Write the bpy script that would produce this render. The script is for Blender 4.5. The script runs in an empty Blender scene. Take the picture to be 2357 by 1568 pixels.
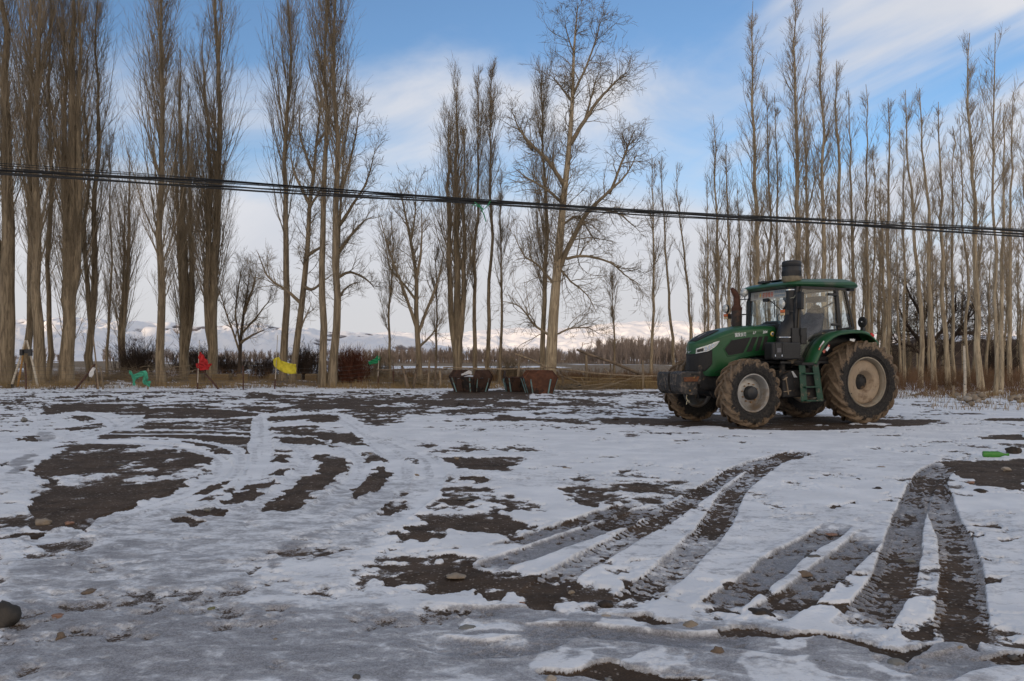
import bpy, math, random
import numpy as np
from mathutils import Vector, Matrix

R = math.radians
SC = bpy.context.scene
COL = SC.collection

# ------------------------------------------------------------------ camera
CAM_H, FPX, U0, V0 = 1.33, 1833.2, 1178.5, 829.0     # pixel units: 2357 x 1568
cam_d = bpy.data.cameras.new("camera")
cam = bpy.data.objects.new("camera", cam_d)
COL.objects.link(cam)
cam.location = (0, 0, CAM_H)
cam.rotation_euler = (R(90), 0, 0)
cam_d.sensor_width = 36.0
cam_d.lens = 28.0
cam_d.shift_y = 45.0 / 2357.0
cam_d.clip_start = 0.05
cam_d.clip_end = 20000
SC.camera = cam

# ------------------------------------------------------------------ sun, sky, exposure
SUN_EL, SUN_AZ = 5.0, 203.0          # azimuth clockwise from +Y: behind the camera, to its left
EXPOSURE = 0.75
sd = Vector((math.sin(R(SUN_AZ)) * math.cos(R(SUN_EL)), math.cos(R(SUN_AZ)) * math.cos(R(SUN_EL)), math.sin(R(SUN_EL))))
sun_d = bpy.data.lights.new("sun", 'SUN')
sun_d.energy = 3.6
sun_d.angle = R(0.53)
sun_d.color = (1.0, 0.74, 0.50)
sun = bpy.data.objects.new("sun", sun_d)
sun.rotation_euler = (-sd).to_track_quat('-Z', 'Y').to_euler()
sun.location = (-30, -60, 40)
COL.objects.link(sun)

world = bpy.data.worlds.new("World")
SC.world = world
world.use_nodes = True
wt = world.node_tree
wt.nodes.clear()


class NT:
    """small node helper"""
    def __init__(self, tree):
        self.t = tree
        self.x = 0

    def n(self, typ, inp=None, **kw):
        nd = self.t.nodes.new(typ)
        self.x += 40
        nd.location = (self.x, 0)
        for k, v in kw.items():
            setattr(nd, k, v)
        for k, v in (inp or {}).items():
            s = nd.inputs[k]
            if isinstance(v, bpy.types.NodeSocket):
                self.t.links.new(v, s)
            else:
                s.default_value = v
        return nd

    def math(self, op, a, b=0.0, c=None, clamp=False):
        i = {0: a, 1: b}
        if c is not None:
            i[2] = c
        return self.n('ShaderNodeMath', i, operation=op, use_clamp=clamp).outputs[0]

    def ramp(self, fac, lo, hi, a=0.0, b=1.0):
        return self.n('ShaderNodeMapRange', {0: fac, 1: lo, 2: hi, 3: a, 4: b}, interpolation_type='SMOOTHSTEP').outputs[0]

    def mix(self, fac, a, b, blend='MIX'):
        nd = self.n('ShaderNodeMix', data_type='RGBA', blend_type=blend)
        for idx, v in ((0, fac), (6, a), (7, b)):
            if isinstance(v, bpy.types.NodeSocket):
                self.t.links.new(v, nd.inputs[idx])
            else:
                nd.inputs[idx].default_value = (*v, 1) if isinstance(v, (tuple, list)) and len(v) == 3 else v
        return nd.outputs[2]

    def noise(self, vec, scale, detail=4, rough=0.55, dist=0.0, out=0):
        i = {'Scale': scale, 'Detail': detail, 'Roughness': rough, 'Distortion': dist}
        if vec is not None:
            i['Vector'] = vec
        return self.n('ShaderNodeTexNoise', i).outputs[out]

    def vec(self, op, a, b):
        return self.n('ShaderNodeVectorMath', {0: a, 1: b}, operation=op).outputs[0]

    def mapping(self, vec, scale=(1, 1, 1), rot=(0, 0, 0), loc=(0, 0, 0)):
        return self.n('ShaderNodeMapping', {0: vec, 'Scale': scale, 'Rotation': rot, 'Location': loc}).outputs[0]


w = NT(wt)
sky = w.n('ShaderNodeTexSky', sky_type='NISHITA', sun_disc=False)
sky.sun_elevation = R(SUN_EL)
sky.sun_rotation = R(SUN_AZ)
sky.altitude = 1500
sky.air_density = 1.0
sky.dust_density = 1.5
sky.ozone_density = 1.0
SKY_STR = 0.12
gen = w.n('ShaderNodeTexCoord').outputs['Generated']
sep = w.n('ShaderNodeSeparateXYZ', {0: gen})
dx, dy, dz = sep.outputs
# clouds: bands and veils laid out by compass direction and height above the horizon
ady = w.math('ADD', w.math('ABSOLUTE', dy), 0.06)
ha = w.math('DIVIDE', dx, ady)          # sideways
he = w.math('DIVIDE', dz, ady)          # upwards
hv = w.n('ShaderNodeCombineXYZ', {0: ha, 1: he, 2: w.math('MULTIPLY', dy, 0.3)}).outputs[0]
n1 = w.noise(w.mapping(w.mapping(hv, rot=(0, 0, R(-8))), scale=(2.6, 6.0, 1), loc=(3.1, 1.7, 0)), 1.0, 6, 0.58, 0.5)
n2 = w.noise(w.mapping(w.mapping(hv, rot=(0, 0, R(-27))), scale=(1.6, 8.0, 1), loc=(7.3, 2.2, 0)), 1.0, 5, 0.52, 0.4)
low = w.ramp(he, 0.415, 0.27)                     # the veil below the blue gap
right = w.ramp(ha, 0.12, 0.42)
mid_gap = w.math('MULTIPLY', w.ramp(he, 0.33, 0.25), w.ramp(he, 0.15, 0.22))
covl = w.math('ADD', w.math('MULTIPLY', low, 0.86), w.math('MULTIPLY', w.math('SUBTRACT', n1, 0.5), 1.9))
covl = w.math('SUBTRACT', covl, w.math('MULTIPLY', mid_gap, 0.42))
covr = w.math('ADD', 0.47, w.math('MULTIPLY', w.math('SUBTRACT', n2, 0.5), 3.6))
cov = w.math('ADD', w.math('MULTIPLY', covl, w.math('SUBTRACT', 1.0, right)), w.math('MULTIPLY', covr, right))
cov = w.math('ADD', cov, w.math('MULTIPLY', w.ramp(he, 0.24, 0.06), 0.65))
cov = w.math('ADD', cov, w.math('MULTIPLY', w.ramp(dy, 0.1, -0.4), 0.6))
cov = w.math('ADD', cov, w.math('MULTIPLY', w.ramp(dz, 0.46, 0.7), 0.7))
cfac = w.ramp(cov, 0.05, 0.95)
ccol = w.mix(w.ramp(n1, 0.35, 0.68), (3.22, 3.38, 3.76), (3.75, 3.80, 4.02))
# greyer towards the horizon; bright overhead and warm on the side of the hidden sun
ccol = w.mix(w.ramp(he, 0.20, 0.02), ccol, (3.28, 3.28, 3.38))
ccol = w.mix(w.ramp(dz, 0.46, 0.75), ccol, (1.75, 1.98, 2.45))
ccol = w.mix(w.math('MULTIPLY', w.ramp(dy, 0.05, -0.6), w.ramp(dz, 0.65, 0.30)), ccol, (9.2, 7.6, 5.9))
blue = w.mix(1.0, sky.outputs[0], (0.78, 0.96, 1.28), 'MULTIPLY')
skyc = w.mix(cfac, blue, ccol)
bg = w.n('ShaderNodeBackground', {0: skyc, 1: SKY_STR})
out = w.n('ShaderNodeOutputWorld', {0: bg.outputs[0]})

SC.view_settings.view_transform = 'Standard'
SC.view_settings.look = 'None'
SC.view_settings.exposure = EXPOSURE
SC.view_settings.gamma = 1.0
SC.view_settings.use_curve_mapping = False
SC.cycles.max_bounces = 6
SC.cycles.transparent_max_bounces = 12
# ------------------------------------------------------------------ pixel <-> world
def gp(u, v, z=0.0):
    """ground point seen at pixel (u, v)"""
    Y = FPX * (CAM_H - z) / (v - V0)
    return Vector(((u - U0) / FPX * Y, Y, z))


def at(u, v, Y):
    """point at depth Y seen at pixel (u, v)"""
    return Vector(((u - U0) / FPX * Y, Y, CAM_H + (V0 - v) / FPX * Y))


def depth_of(v):
    return FPX * CAM_H / (v - V0)


# ------------------------------------------------------------------ materials
def mat(name, col, rough=0.7, metal=0.0, var=0.0, vscale=6.0, col2=None, c2lo=0.5, c2hi=0.62, c2scale=4.0, bump=0.0, bscale=30.0,
        spec=0.5, coord='Object', stretch=(1, 1, 1), detail=5):
    m = bpy.data.materials.new(name)
    m.use_nodes = True
    t = m.node_tree
    t.nodes.clear()
    k = NT(t)
    tc = k.n('ShaderNodeTexCoord').outputs[coord]
    if stretch != (1, 1, 1):
        tc = k.mapping(tc, scale=stretch)
    c = k.mix(0.0, col, col)
    if var > 0:
        f = k.noise(tc, vscale, detail, 0.6)
        c = k.mix(k.ramp(f, 0.3, 0.7), tuple(max(0, x * (1 - var)) for x in col), tuple(min(1, x * (1 + var)) for x in col))
    if col2 is not None:
        f2 = k.noise(tc, c2scale, 6, 0.62)
        c = k.mix(k.ramp(f2, c2lo, c2hi), c, col2)
    p = k.n('ShaderNodeBsdfPrincipled', {'Base Color': c, 'Roughness': rough, 'Metallic': metal, 'Specular IOR Level': spec})
    if bump > 0:
        b = k.n('ShaderNodeBump', {'Height': k.noise(tc, bscale, 4, 0.6), 'Strength': bump, 'Distance': 0.02})
        t.links.new(b.outputs[0], p.inputs['Normal'])
    k.n('ShaderNodeOutputMaterial', {0: p.outputs[0]})
    return m


# ------------------------------------------------------------------ mesh building
def mesh_np(name, verts, faces, smooth=False):
    """verts (n,3), faces (m,k) with one k"""
    verts = np.asarray(verts, np.float32)
    faces = np.asarray(faces, np.int32)
    me = bpy.data.meshes.new(name)
    n, (m, k) = len(verts), faces.shape
    me.vertices.add(n)
    me.vertices.foreach_set('co', verts.ravel())
    me.loops.add(m * k)
    me.loops.foreach_set('vertex_index', faces.ravel())
    me.polygons.add(m)
    me.polygons.foreach_set('loop_start', np.arange(0, m * k, k, dtype=np.int32))
    me.polygons.foreach_set('loop_total', np.full(m, k, np.int32))
    if smooth:
        me.polygons.foreach_set('use_smooth', np.ones(m, bool))
    me.update()
    return me


def link(name, me, material=None, parent=None):
    o = bpy.data.objects.new(name, me)
    COL.objects.link(o)
    if material is not None and me is not None and not me.materials:
        for mm in (material if isinstance(material, (list, tuple)) else [material]):
            me.materials.append(mm)
    if parent is not None:
        o.parent = parent
    return o


def tag(o, label=None, cat=None, group=None, kind=None):
    if label: o['label'] = label
    if cat: o['category'] = cat
    if group: o['group'] = group
    if kind: o['kind'] = kind
    return o


def thing(name, label, cat, loc=(0, 0, 0), rz=0.0, group=None):
    o = bpy.data.objects.new(name, None)
    o.empty_display_size = 0.3
    COL.objects.link(o)
    o.location = loc
    o.rotation_euler = (0, 0, rz)
    return tag(o, label, cat, group)


class MB:
    """collects shapes and links them as one mesh object"""
    def __init__(self):
        self.v, self.f, self.s, self.mi = [], [], [], []

    def add(self, verts, faces, smooth=False, mi=0):
        o = len(self.v)
        self.v += [tuple(p) for p in verts]
        self.f += [tuple(i + o for i in f) for f in faces]
        self.s += [smooth] * len(faces)
        self.mi += [mi] * len(faces)
        return self

    def box(self, c, s, rot=None, taper=1.0, mi=0):
        hx, hy, hz = s[0] / 2, s[1] / 2, s[2] / 2
        vs = []
        for z, k in ((-hz, 1.0), (hz, taper)):
            for x, y in ((-hx, -hy), (hx, -hy), (hx, hy), (-hx, hy)):
                p = Vector((x * k, y * k, z))
                if rot is not None:
                    p = rot @ p
                vs.append(p + Vector(c))
        return self.add(vs, [(3, 2, 1, 0), (4, 5, 6, 7), (0, 1, 5, 4), (1, 2, 6, 5), (2, 3, 7, 6), (3, 0, 4, 7)], mi=mi)

    def bar(self, p0, p1, w, h, mi=0):
        """box beam from p0 to p1"""
        p0, p1 = Vector(p0), Vector(p1)
        d = p1 - p0
        q = d.to_track_quat('Z', 'Y').to_matrix()
        return self.box((p0 + p1) / 2, (w, h, d.length), q, mi=mi)

    def tube(self, pts, r, n=10, caps=True, smooth=True, mi=0):
        pts = [Vector(p) for p in pts]
        rs = list(r) if isinstance(r, (list, tuple)) else [r] * len(pts)
        T = []
        for i in range(len(pts)):
            a = pts[max(i - 1, 0)]
            b = pts[min(i + 1, len(pts) - 1)]
            T.append((b - a).normalized())
        ref = Vector((0, 0, 1)) if abs(T[0].z) < 0.9 else Vector((1, 0, 0))
        A = T[0].cross(ref).normalized()
        vs, fs = [], []
        for i, p in enumerate(pts):
            A = (A - T[i] * A.dot(T[i])).normalized()
            B = T[i].cross(A)
            for k in range(n):
                a = 2 * math.pi * k / n
                vs.append(p + (A * math.cos(a) + B * math.sin(a)) * rs[i])
        for i in range(len(pts) - 1):
            for k in range(n):
                k2 = (k + 1) % n
                fs.append((i * n + k, i * n + k2, (i + 1) * n + k2, (i + 1) * n + k))
        self.add(vs, fs, smooth, mi)
        if caps:
            for i, fl in ((0, True), (len(pts) - 1, False)):
                ring = vs[i * n:(i + 1) * n]
                self.add(ring, [tuple(range(n))[::-1] if fl else tuple(range(n))], False, mi)
        return self

    def cyl(self, p0, p1, r0, r1=None, n=16, caps=True, mi=0):
        return self.tube([p0, p1], [r0, r0 if r1 is None else r1], n, caps, mi=mi)

    def lathe(self, prof, n=32, axis='y', c=(0, 0, 0), smooth=True, close=False, mi=0):
        """prof: list of (radius, along-axis)"""
        vs, fs = [], []
        m = len(prof)
        for k in range(n):
            a = 2 * math.pi * k / n
            ca, sa = math.cos(a), math.sin(a)
            for r, h in prof:
                if axis == 'y':
                    p = (r * ca, h, r * sa)
                elif axis == 'z':
                    p = (r * ca, r * sa, h)
                else:
                    p = (h, r * ca, r * sa)
                vs.append((p[0] + c[0], p[1] + c[1], p[2] + c[2]))
        for k in range(n):
            k2 = (k + 1) % n
            for i in range(m - 1 if not close else m):
                j = (i + 1) % m
                if axis == 'y':
                    fs.append((k * m + i, k * m + j, k2 * m + j, k2 * m + i))
                else:
                    fs.append((k * m + i, k2 * m + i, k2 * m + j, k * m + j))
        return self.add(vs, fs, smooth, mi)

    def prism(self, poly, d, mi=0):
        """poly: 3-D points (planar), d: extrusion vector"""
        n = len(poly)
        d = Vector(d)
        vs = [Vector(p) for p in poly] + [Vector(p) + d for p in poly]
        fs = [tuple(range(n))[::-1], tuple(range(n, 2 * n))]
        for i in range(n):
            j = (i + 1) % n
            fs.append((i, j, n + j, n + i))
        return self.add(vs, fs, mi=mi)

    def grid(self, rows, smooth=True, closed=False, mi=0):
        """rows: list of equally long point lists"""
        m = len(rows[0])
        vs = [p for r in rows for p in r]
        fs = []
        for i in range(len(rows) - 1):
            for k in range(m if closed else m - 1):
                k2 = (k + 1) % m
                fs.append((i * m + k, i * m + k2, (i + 1) * m + k2, (i + 1) * m + k))
        return self.add(vs, fs, smooth, mi)

    def build(self, name, material, parent=None, bevel=0.0, seg=2, auto=None, solid=0.0, sub=0):
        import bmesh
        me = bpy.data.meshes.new(name)
        me.from_pydata([tuple(v) for v in self.v], [], self.f)
        for i, p in enumerate(me.polygons):
            p.use_smooth = self.s[i]
            p.material_index = self.mi[i]
        bm = bmesh.new()
        bm.from_mesh(me)
        bmesh.ops.recalc_face_normals(bm, faces=bm.faces)
        bm.to_mesh(me)
        bm.free()
        o = link(name, me, material, parent)
        if solid:
            md = o.modifiers.new('Solidify', 'SOLIDIFY')
            md.thickness = solid
        if bevel > 0:
            md = o.modifiers.new('Bevel', 'BEVEL')
            md.width = bevel
            md.segments = seg
            md.limit_method = 'ANGLE'
            md.angle_limit = R(35)
        if sub:
            md = o.modifiers.new('Subdivision', 'SUBSURF')
            md.levels = md.render_levels = sub
        return o


# ------------------------------------------------------------------ numpy noise
def _hash(ix, iy, seed):
    h = (ix.astype(np.int64) * 374761393 + iy.astype(np.int64) * 668265263 + seed * 974634539) & 0xffffffff
    h = ((h ^ (h >> 13)) * 1274126177) & 0xffffffff
    return ((h ^ (h >> 16)) & 0xffffff).astype(np.float32) / float(0xffffff)


def vnoise(x, y, seed=0):
    ix, iy = np.floor(x), np.floor(y)
    fx, fy = (x - ix).astype(np.float32), (y - iy).astype(np.float32)
    fx = fx * fx * fx * (fx * (fx * 6 - 15) + 10)
    fy = fy * fy * fy * (fy * (fy * 6 - 15) + 10)
    a, b = _hash(ix, iy, seed), _hash(ix + 1, iy, seed)
    c, d = _hash(ix, iy + 1, seed), _hash(ix + 1, iy + 1, seed)
    return a + (b - a) * fx + (c - a) * fy + (a - b - c + d) * fx * fy


def fbm(x, y, seed=0, octaves=4, gain=0.5):
    s, a, t = 0.0, 1.0, 0.0
    ca, sa = math.cos(0.6), math.sin(0.6)
    for o in range(octaves):
        s = s + a * vnoise(x, y, seed + o * 17)
        t += a
        a *= gain
        x, y = (x * ca - y * sa) * 2.03 + 11.3, (x * sa + y * ca) * 2.03 + 4.7
    return s / t


def sstep(a, b, x):
    t = np.clip((x - a) / (b - a), 0, 1)
    return t * t * (3 - 2 * t)


def catmull(pts, n=10):
    pts = [np.array(p, float) for p in pts]
    P = [2 * pts[0] - pts[1]] + pts + [2 * pts[-1] - pts[-2]]
    o = []
    for i in range(1, len(P) - 2):
        for k in range(n):
            t = k / n
            o.append(0.5 * (2 * P[i] + (P[i + 1] - P[i - 1]) * t + (2 * P[i - 1] - 5 * P[i] + 4 * P[i + 1] - P[i + 2]) * t * t
                            + (3 * P[i] - P[i - 1] - 3 * P[i + 1] + P[i + 2]) * t ** 3))
    o.append(pts[-1])
    return np.array(o)
# ------------------------------------------------------------------ the yard: snow, mud and wheel tracks
CROPS = {'A': (0, 1550), 'B': (1000, 1550), 'C': (2000, 1650), 'D': (2996, 1650), 'E': (0, 2125), 'F': (1000, 2125), 'G': (2000, 2125), 'H': (2996, 2125)}


def cv(k, pts):
    if k == 'V':
        return [(float(a), float(b)) for a, b in pts]
    x0, y0 = CROPS[k]
    return [(x0 * .57544 + .26855 * a, y0 * .57544 + .26855 * b) for a, b in pts]


def P(s):
    return [tuple(float(c) for c in q.split(',')) for q in s.split()]


# (crop, cover 0..1, feather, outline) : how much snow lies there
COVER = [
    ('V', .46, 20, P("0,900 1700,900 2000,930 1600,985 1250,1060 1000,960 700,950 0,945")),
    ('V', .82, 30, P("1150,960 1560,985 1800,1005 1900,1040 1600,1120 1450,1180 1250,1180 1150,1130 1000,1060 900,990")),
    ('V', .90, 30, P("1850,985 2357,960 2357,1480 1700,1400 1600,1200 1750,1080")),
    ('V', .93, 20, P("0,1290 250,1225 700,1370 1400,1390 2357,1500 2357,1568 0,1568")),
    ('A', .50, 6, P("0,62 600,50 2357,50 2357,142 1300,165 0,150")),
    ('A', .03, 6, P("480,140 1200,145 1300,180 2150,165 2230,240 1700,250 1200,255 1180,232 750,200 450,225 350,215")),
    ('A', .10, 6, P("1100,335 1250,290 2180,250 2175,355 1500,350")),
    ('A', .02, 8, P("980,352 2180,360 2165,540 1900,560 1480,430 840,435 820,420")),
    'ISLANDS',
    ('A', .16, 10, P("560,540 780,480 1500,500 1800,600 1790,690 1700,770 1250,940 900,1080 700,1190 350,1180 240,970 430,880 400,780 330,715 420,610")),
    ('A', .50, 8, P("800,610 1560,580 1500,640 900,650")),
    ('A', .55, 10, P("480,760 900,740 1400,735 1700,720 1560,800 1100,830 900,830 480,860")),
    ('A', .04, 8, P("430,890 900,840 1300,850 1560,790 1250,930 900,1080 700,1190 350,1180 250,970")),
    ('A', .06, 4, P("570,330 860,295 870,320 640,350")),
    ('A', .20, 4, P("640,240 740,240 790,262 700,270")),
    ('A', .10, 4, P("1760,885 1960,785 1850,850 1800,892")),
    ('A', .06, 6, P("1920,965 2180,850 2210,905 2000,970")),
    ('A', .10, 5, P("1690,1045 1800,1020 1850,1080 1750,1092 1600,1075")),
    ('A', .10, 3, P("230,403 340,400 335,410 240,412")),
    ('A', .06, 3, P("160,440 310,425 310,448 200,452")),
    ('A', .10, 3, P("0,655 80,640 70,665 0,678")),
    ('A', .12, 3, P("1480,1135 1700,1120 1600,1160")),
    ('A', .10, 3, P("150,1245 380,1240 370,1262 200,1258")),
    ('B', .12, 6, P("180,240 730,235 755,285 600,300 500,260 200,285")),
    ('B', .30, 6, P("190,330 560,320 500,385 240,380")),
    ('B', .10, 6, P("490,388 870,393 930,420 985,490 840,485 700,440")),
    ('B', .20, 4, P("200,423 500,425 690,480 740,500 650,492 400,465")),
    ('B', .40, 3, P("720,515 860,578 885,600 800,565")),
    ('B', .04, 5, P("550,575 690,575 765,615 750,638 620,636")),
    ('B', .04, 5, P("615,650 780,650 805,700 740,742 605,705")),
    ('B', .04, 6, P("470,755 750,738 600,860 450,940 205,962 300,880 400,860 430,800")),
    ('B', .08, 5, P("125,1022 220,990 370,990 300,1055")),
    ('B', .15, 3, P("370,965 500,955 480,975 380,985")),
    ('B', .04, 5, P("975,560 1050,552 1112,572 1145,632 1060,634")),
    ('B', .04, 5, P("1152,683 1160,740 1060,875 940,943 910,905 930,840 1000,790 1090,730")),
    ('B', .20, 3, P("1350,595 1420,600 1425,645 1380,625")),
    ('B', .08, 4, P("1265,882 1385,884 1300,922")),
    ('B', .08, 5, P("1190,955 1310,950 1250,1025 1130,1062 1070,1052 1150,1000")),
    ('B', .08, 4, P("228,568 300,578 322,635 238,640")),
    ('B', .15, 4, P("190,722 305,698 240,745 140,780")),
    ('B', .10, 4, P("15,830 190,798 130,835")),
    ('B', .08, 4, P("0,868 65,880 30,935 0,945")),
    ('B', .14, 8, P("0,45 220,60 230,85 0,92")),
    ('B', .20, 8, P("230,102 1400,98 1100,150 650,182 440,172")),
    ('B', .12, 5, P("0,163 370,170 200,202 0,192")),
    ('B', .18, 8, P("780,205 1200,168 1800,200 1500,228 920,242")),
    ('B', .30, 8, P("920,242 1350,240 1250,322 1000,322")),
    ('B', .45, 8, P("1100,412 1300,430 1640,480 1640,518 1300,475")),
    ('B', .08, 8, P("1650,95 1750,38 2357,22 2357,95")),
    ('B', .30, 8, P("1300,110 2357,95 2357,160 1700,170")),
    ('B', .74, 30, P("1400,240 2357,230 2357,590 1600,585")),
    ('B', .06, 8, P("1600,588 1900,600 2357,600 2357,710 1950,705 1700,640")),
    ('B', .10, 6, P("1815,780 1960,773 1950,812")),
    ('B', .12, 10, P("1640,870 1860,840 2200,860 2357,920 2357,1015 1950,950 1880,988 1615,1002")),
    ('B', .22, 10, P("1500,1110 1700,1060 2200,1060 2285,1200 2240,1232 1900,1212 1560,1140")),
    ('B', .10, 6, P("1385,1192 1600,1190 1500,1232")),
    ('B', .10, 6, P("1290,1256 1600,1262 1560,1290 1400,1290")),
    ('B', .40, 10, P("1560,1020 1900,990 2357,1020 2200,1060 1700,1062")),
    ('C', .10, 8, P("0,25 200,48 560,60 720,85 700,95 400,72 0,52")),
    ('C', .02, 8, P("860,62 1100,48 1450,60 1800,20 2357,10 2357,152 1800,112 1450,88 1000,82")),
    ('D', .02, 8, P("-200,0 600,36 1250,60 1650,60 1500,108 1000,138 400,152 -200,150")),
    ('D', .60, 5, P("570,95 690,95 660,115 560,115")),
    ('D', .90, 4, P("830,92 1200,98 1180,106 850,104")),
    ('C', .06, 8, P("0,385 440,393 610,440 360,492 60,492")),
    ('C', .72, 20, P("380,340 1100,360 1700,540 1600,700 800,800 200,800 0,700 0,520")),
    ('C', .72, 20, P("0,140 500,170 1300,150 1400,220 700,240 300,300 0,310")),
    ('C', .20, 8, P("0,690 150,700 330,790 60,792")),
    ('C', .10, 8, P("0,840 70,850 145,1000 0,1032")),
    ('C', .10, 4, P("1110,655 1335,655 1280,690 1150,688")),
    ('C', .15, 4, P("660,740 850,770 830,788 700,778")),
    ('C', .20, 4, P("490,640 770,640 700,655 540,655")),
    ('D', .04, 8, P("1640,412 2000,398 2357,388 2357,642 2100,622 1900,560 1760,505 1540,485")),
    ('D', .12, 5, P("1950,200 2357,190 2357,232 2000,227")),
    ('D', .15, 5, P("1920,55 2357,45 2357,75 2000,72")),
    ('D', .15, 4, P("690,800 900,765 850,800 730,812")),
    ('D', .20, 3, P("1060,748 1230,735 1200,758")),
    ('D', .15, 3, P("1120,688 1245,685 1200,702")),
    ('D', .15, 3, P("535,560 660,562 640,575 560,573")),
    ('D', .10, 3, P("2060,1085 2310,1085 2280,1108 2110,1108")),
    ('D', .15, 3, P("1910,955 2180,962 2100,975")),
    ('D', .15, 3, P("1850,1030 1950,1035 1910,1055")),
    ('D', .15, 3, P("1990,1240 2230,1245 2180,1260")),
    ('F', .10, 8, P("1400,330 1800,180 2085,215 1900,252 2040,350 1940,420 1600,522 1420,488 1650,382 1280,445 1245,402")),
    ('F', .15, 5, P("1140,222 1300,175 1540,205 1400,235 1220,250")),
    ('F', .15, 4, P("1690,125 1850,130 1830,155 1720,155")),
    ('F', .15, 5, P("1870,450 2000,490 1930,512")),
    ('G', .14, 8, P("70,410 380,355 620,415 500,520 560,560 470,655 240,650 200,605 380,560 280,490 200,450")),
    ('G', .14, 8, P("-150,500 90,475 70,585 -100,590")),
    ('G', .12, 6, P("500,300 770,270 720,335 560,322")),
    ('G', .12, 6, P("1000,400 1110,408 1090,465 1010,462")),
    ('G', .22, 8, P("970,545 1100,480 1350,470 1310,565 1100,575")),
    ('G', .10, 6, P("1350,530 1450,545 1390,580")),
    ('G', .12, 5, P("1400,580 1590,570 1580,605 1440,618")),
    ('G', .10, 8, P("1760,605 1850,520 2000,540 2110,560 1950,665 1800,640")),
    ('G', .25, 8, P("1980,420 2357,400 2200,465 2000,475")),
    ('G', .12, 6, P("1150,232 1340,240 1300,262 1170,250")),
    ('G', .12, 6, P("750,700 1100,715 1580,755 1500,812 1200,795 1080,742")),
    ('G', .12, 8, P("-900,1180 240,1128 700,1128 850,1142 1100,1175 1300,1232 1800,1290 900,1290 400,1195 -900,1290")),
    ('G', .95, 8, P("-900,1100 100,1080 240,1130 300,1180 400,1210 600,1290 -900,1290")),
    ('H', .10, 8, P("-400,760 0,822 300,848 560,850 1100,930 1600,975 1300,1045 900,1002 500,920 -400,880")),
    ('H', .10, 6, P("980,545 1050,490 1300,508 1330,550 1200,622 1000,572")),
    ('H', .20, 8, P("1640,800 1800,780 2000,800 1980,1000 1640,965")),
    ('H', .14, 6, P("440,345 560,320 740,340 650,392 490,382")),
    ('H', .12, 6, P("630,650 755,655 745,712 650,722")),
    ('H', .12, 6, P("1400,785 1515,778 1500,852 1400,882 1250,832")),
    ('H', .12, 6, P("2050,1050 2420,1055 2420,1140 2100,1112")),
    ('H', .12, 5, P("1980,400 2250,395 2120,465 2050,440")),
    ('H', .15, 5, P("2000,225 2230,230 2200,245 2050,240")),
    ('H', .15, 5, P("830,350 1100,352 1050,372 870,372")),
    ('H', .12, 5, P("1480,575 1640,580 1870,650 1850,672 1650,610")),
    ('H', .18, 5, P("480,600 960,620 900,665 780,650 520,640")),
]
# clean slabs of snow left between the ruts: no dirt, full cover
CLEAN = [
    ('G', P("-250,742 560,760 430,832 -200,805")), ('G', P("-150,893 210,903 90,990 -170,1015")), ('G', P("820,772 1330,808 1260,885 770,852")), ('G', P("240,1100 420,1028 570,1058 870,1005 750,1125 330,1135")),
    ('G', P("1640,872 1780,842 1890,890 1800,945")), ('G', P("1300,1045 1560,1058 1530,1125 1250,1185 1080,1172")), ('G', P("510,645 620,555 970,588 760,685")), ('G', P("1095,702 1340,575 1630,620 1570,752")), ('G', P("1850,770 2130,655 2100,790 2060,800")),
    ('H', P("90,905 160,892 610,935 440,1005 50,985")), ('H', P("-20,1075 490,1108 430,1165 -20,1142")), ('H', P("-20,1150 510,1180 810,1245 300,1290 -20,1290")), ('H', P("1000,1128 1450,1178 1300,1245 1070,1202")), ('H', P("1935,1098 2420,1130 2420,1290 1850,1235")),
    ('H', P("285,822 430,668 620,690 720,760 745,862 560,852")), ('H', P("1070,905 1230,815 1305,932")), ('H', P("535,560 650,483 760,518 965,600 885,618")), ('H', P("680,460 820,360 1070,380 960,600 760,520")), ('H', P("1270,620 1360,545 1640,620 1620,780 1320,730")),
    ('F', P("1375,632 1560,515 2020,568 1840,645")), ('F', P("1640,858 2000,878 2360,905 2260,985 1640,1025")), ('F', P("-30,565 200,555 570,600 0,605")),
]
# grey, icy, trodden snow, also lens falloff painted into the foreground: (crop, amount, feather, outline)
GREY = [
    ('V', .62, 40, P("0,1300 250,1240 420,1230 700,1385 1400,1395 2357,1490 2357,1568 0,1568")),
    ('V', .78, 60, P("0,1400 800,1400 1500,1420 2357,1500 2357,1568 0,1568")),  # wide band of grey that also paints vignette darkening into the snow colour
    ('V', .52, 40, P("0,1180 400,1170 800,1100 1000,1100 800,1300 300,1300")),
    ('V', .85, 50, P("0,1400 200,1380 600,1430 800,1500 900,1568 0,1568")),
    ('E', .75, 16, P("1210,90 1000,200 700,330 300,420 0,440 0,330 400,260 700,180 1000,90")),
    ('E', .6, 16, P("600,330 780,420 640,660 200,680 0,560 0,420")),
    ('A', .7, 6, P("340,370 460,365 460,462 300,470")),
    ('A', .8, 8, P("150,590 310,555 280,640 140,745 20,750")),
    ('A', .4, 8, P("540,380 650,400 560,440")),
    ('B', .5, 10, P("640,820 780,780 740,900 640,980 600,900")),
    ('B', .45, 8, P("720,1000 830,1040 760,1100 720,1060")),
    ('B', .35, 10, P("200,620 480,640 420,740 330,720")),
    ('F', .8, 10, P("180,180 500,20 560,120 400,190")),
    ('F', .8, 8, P("160,330 300,215 380,205 330,290")),
    ('G', .5, 10, P("0,640 1700,900 1700,960 0,700")),
]
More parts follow.
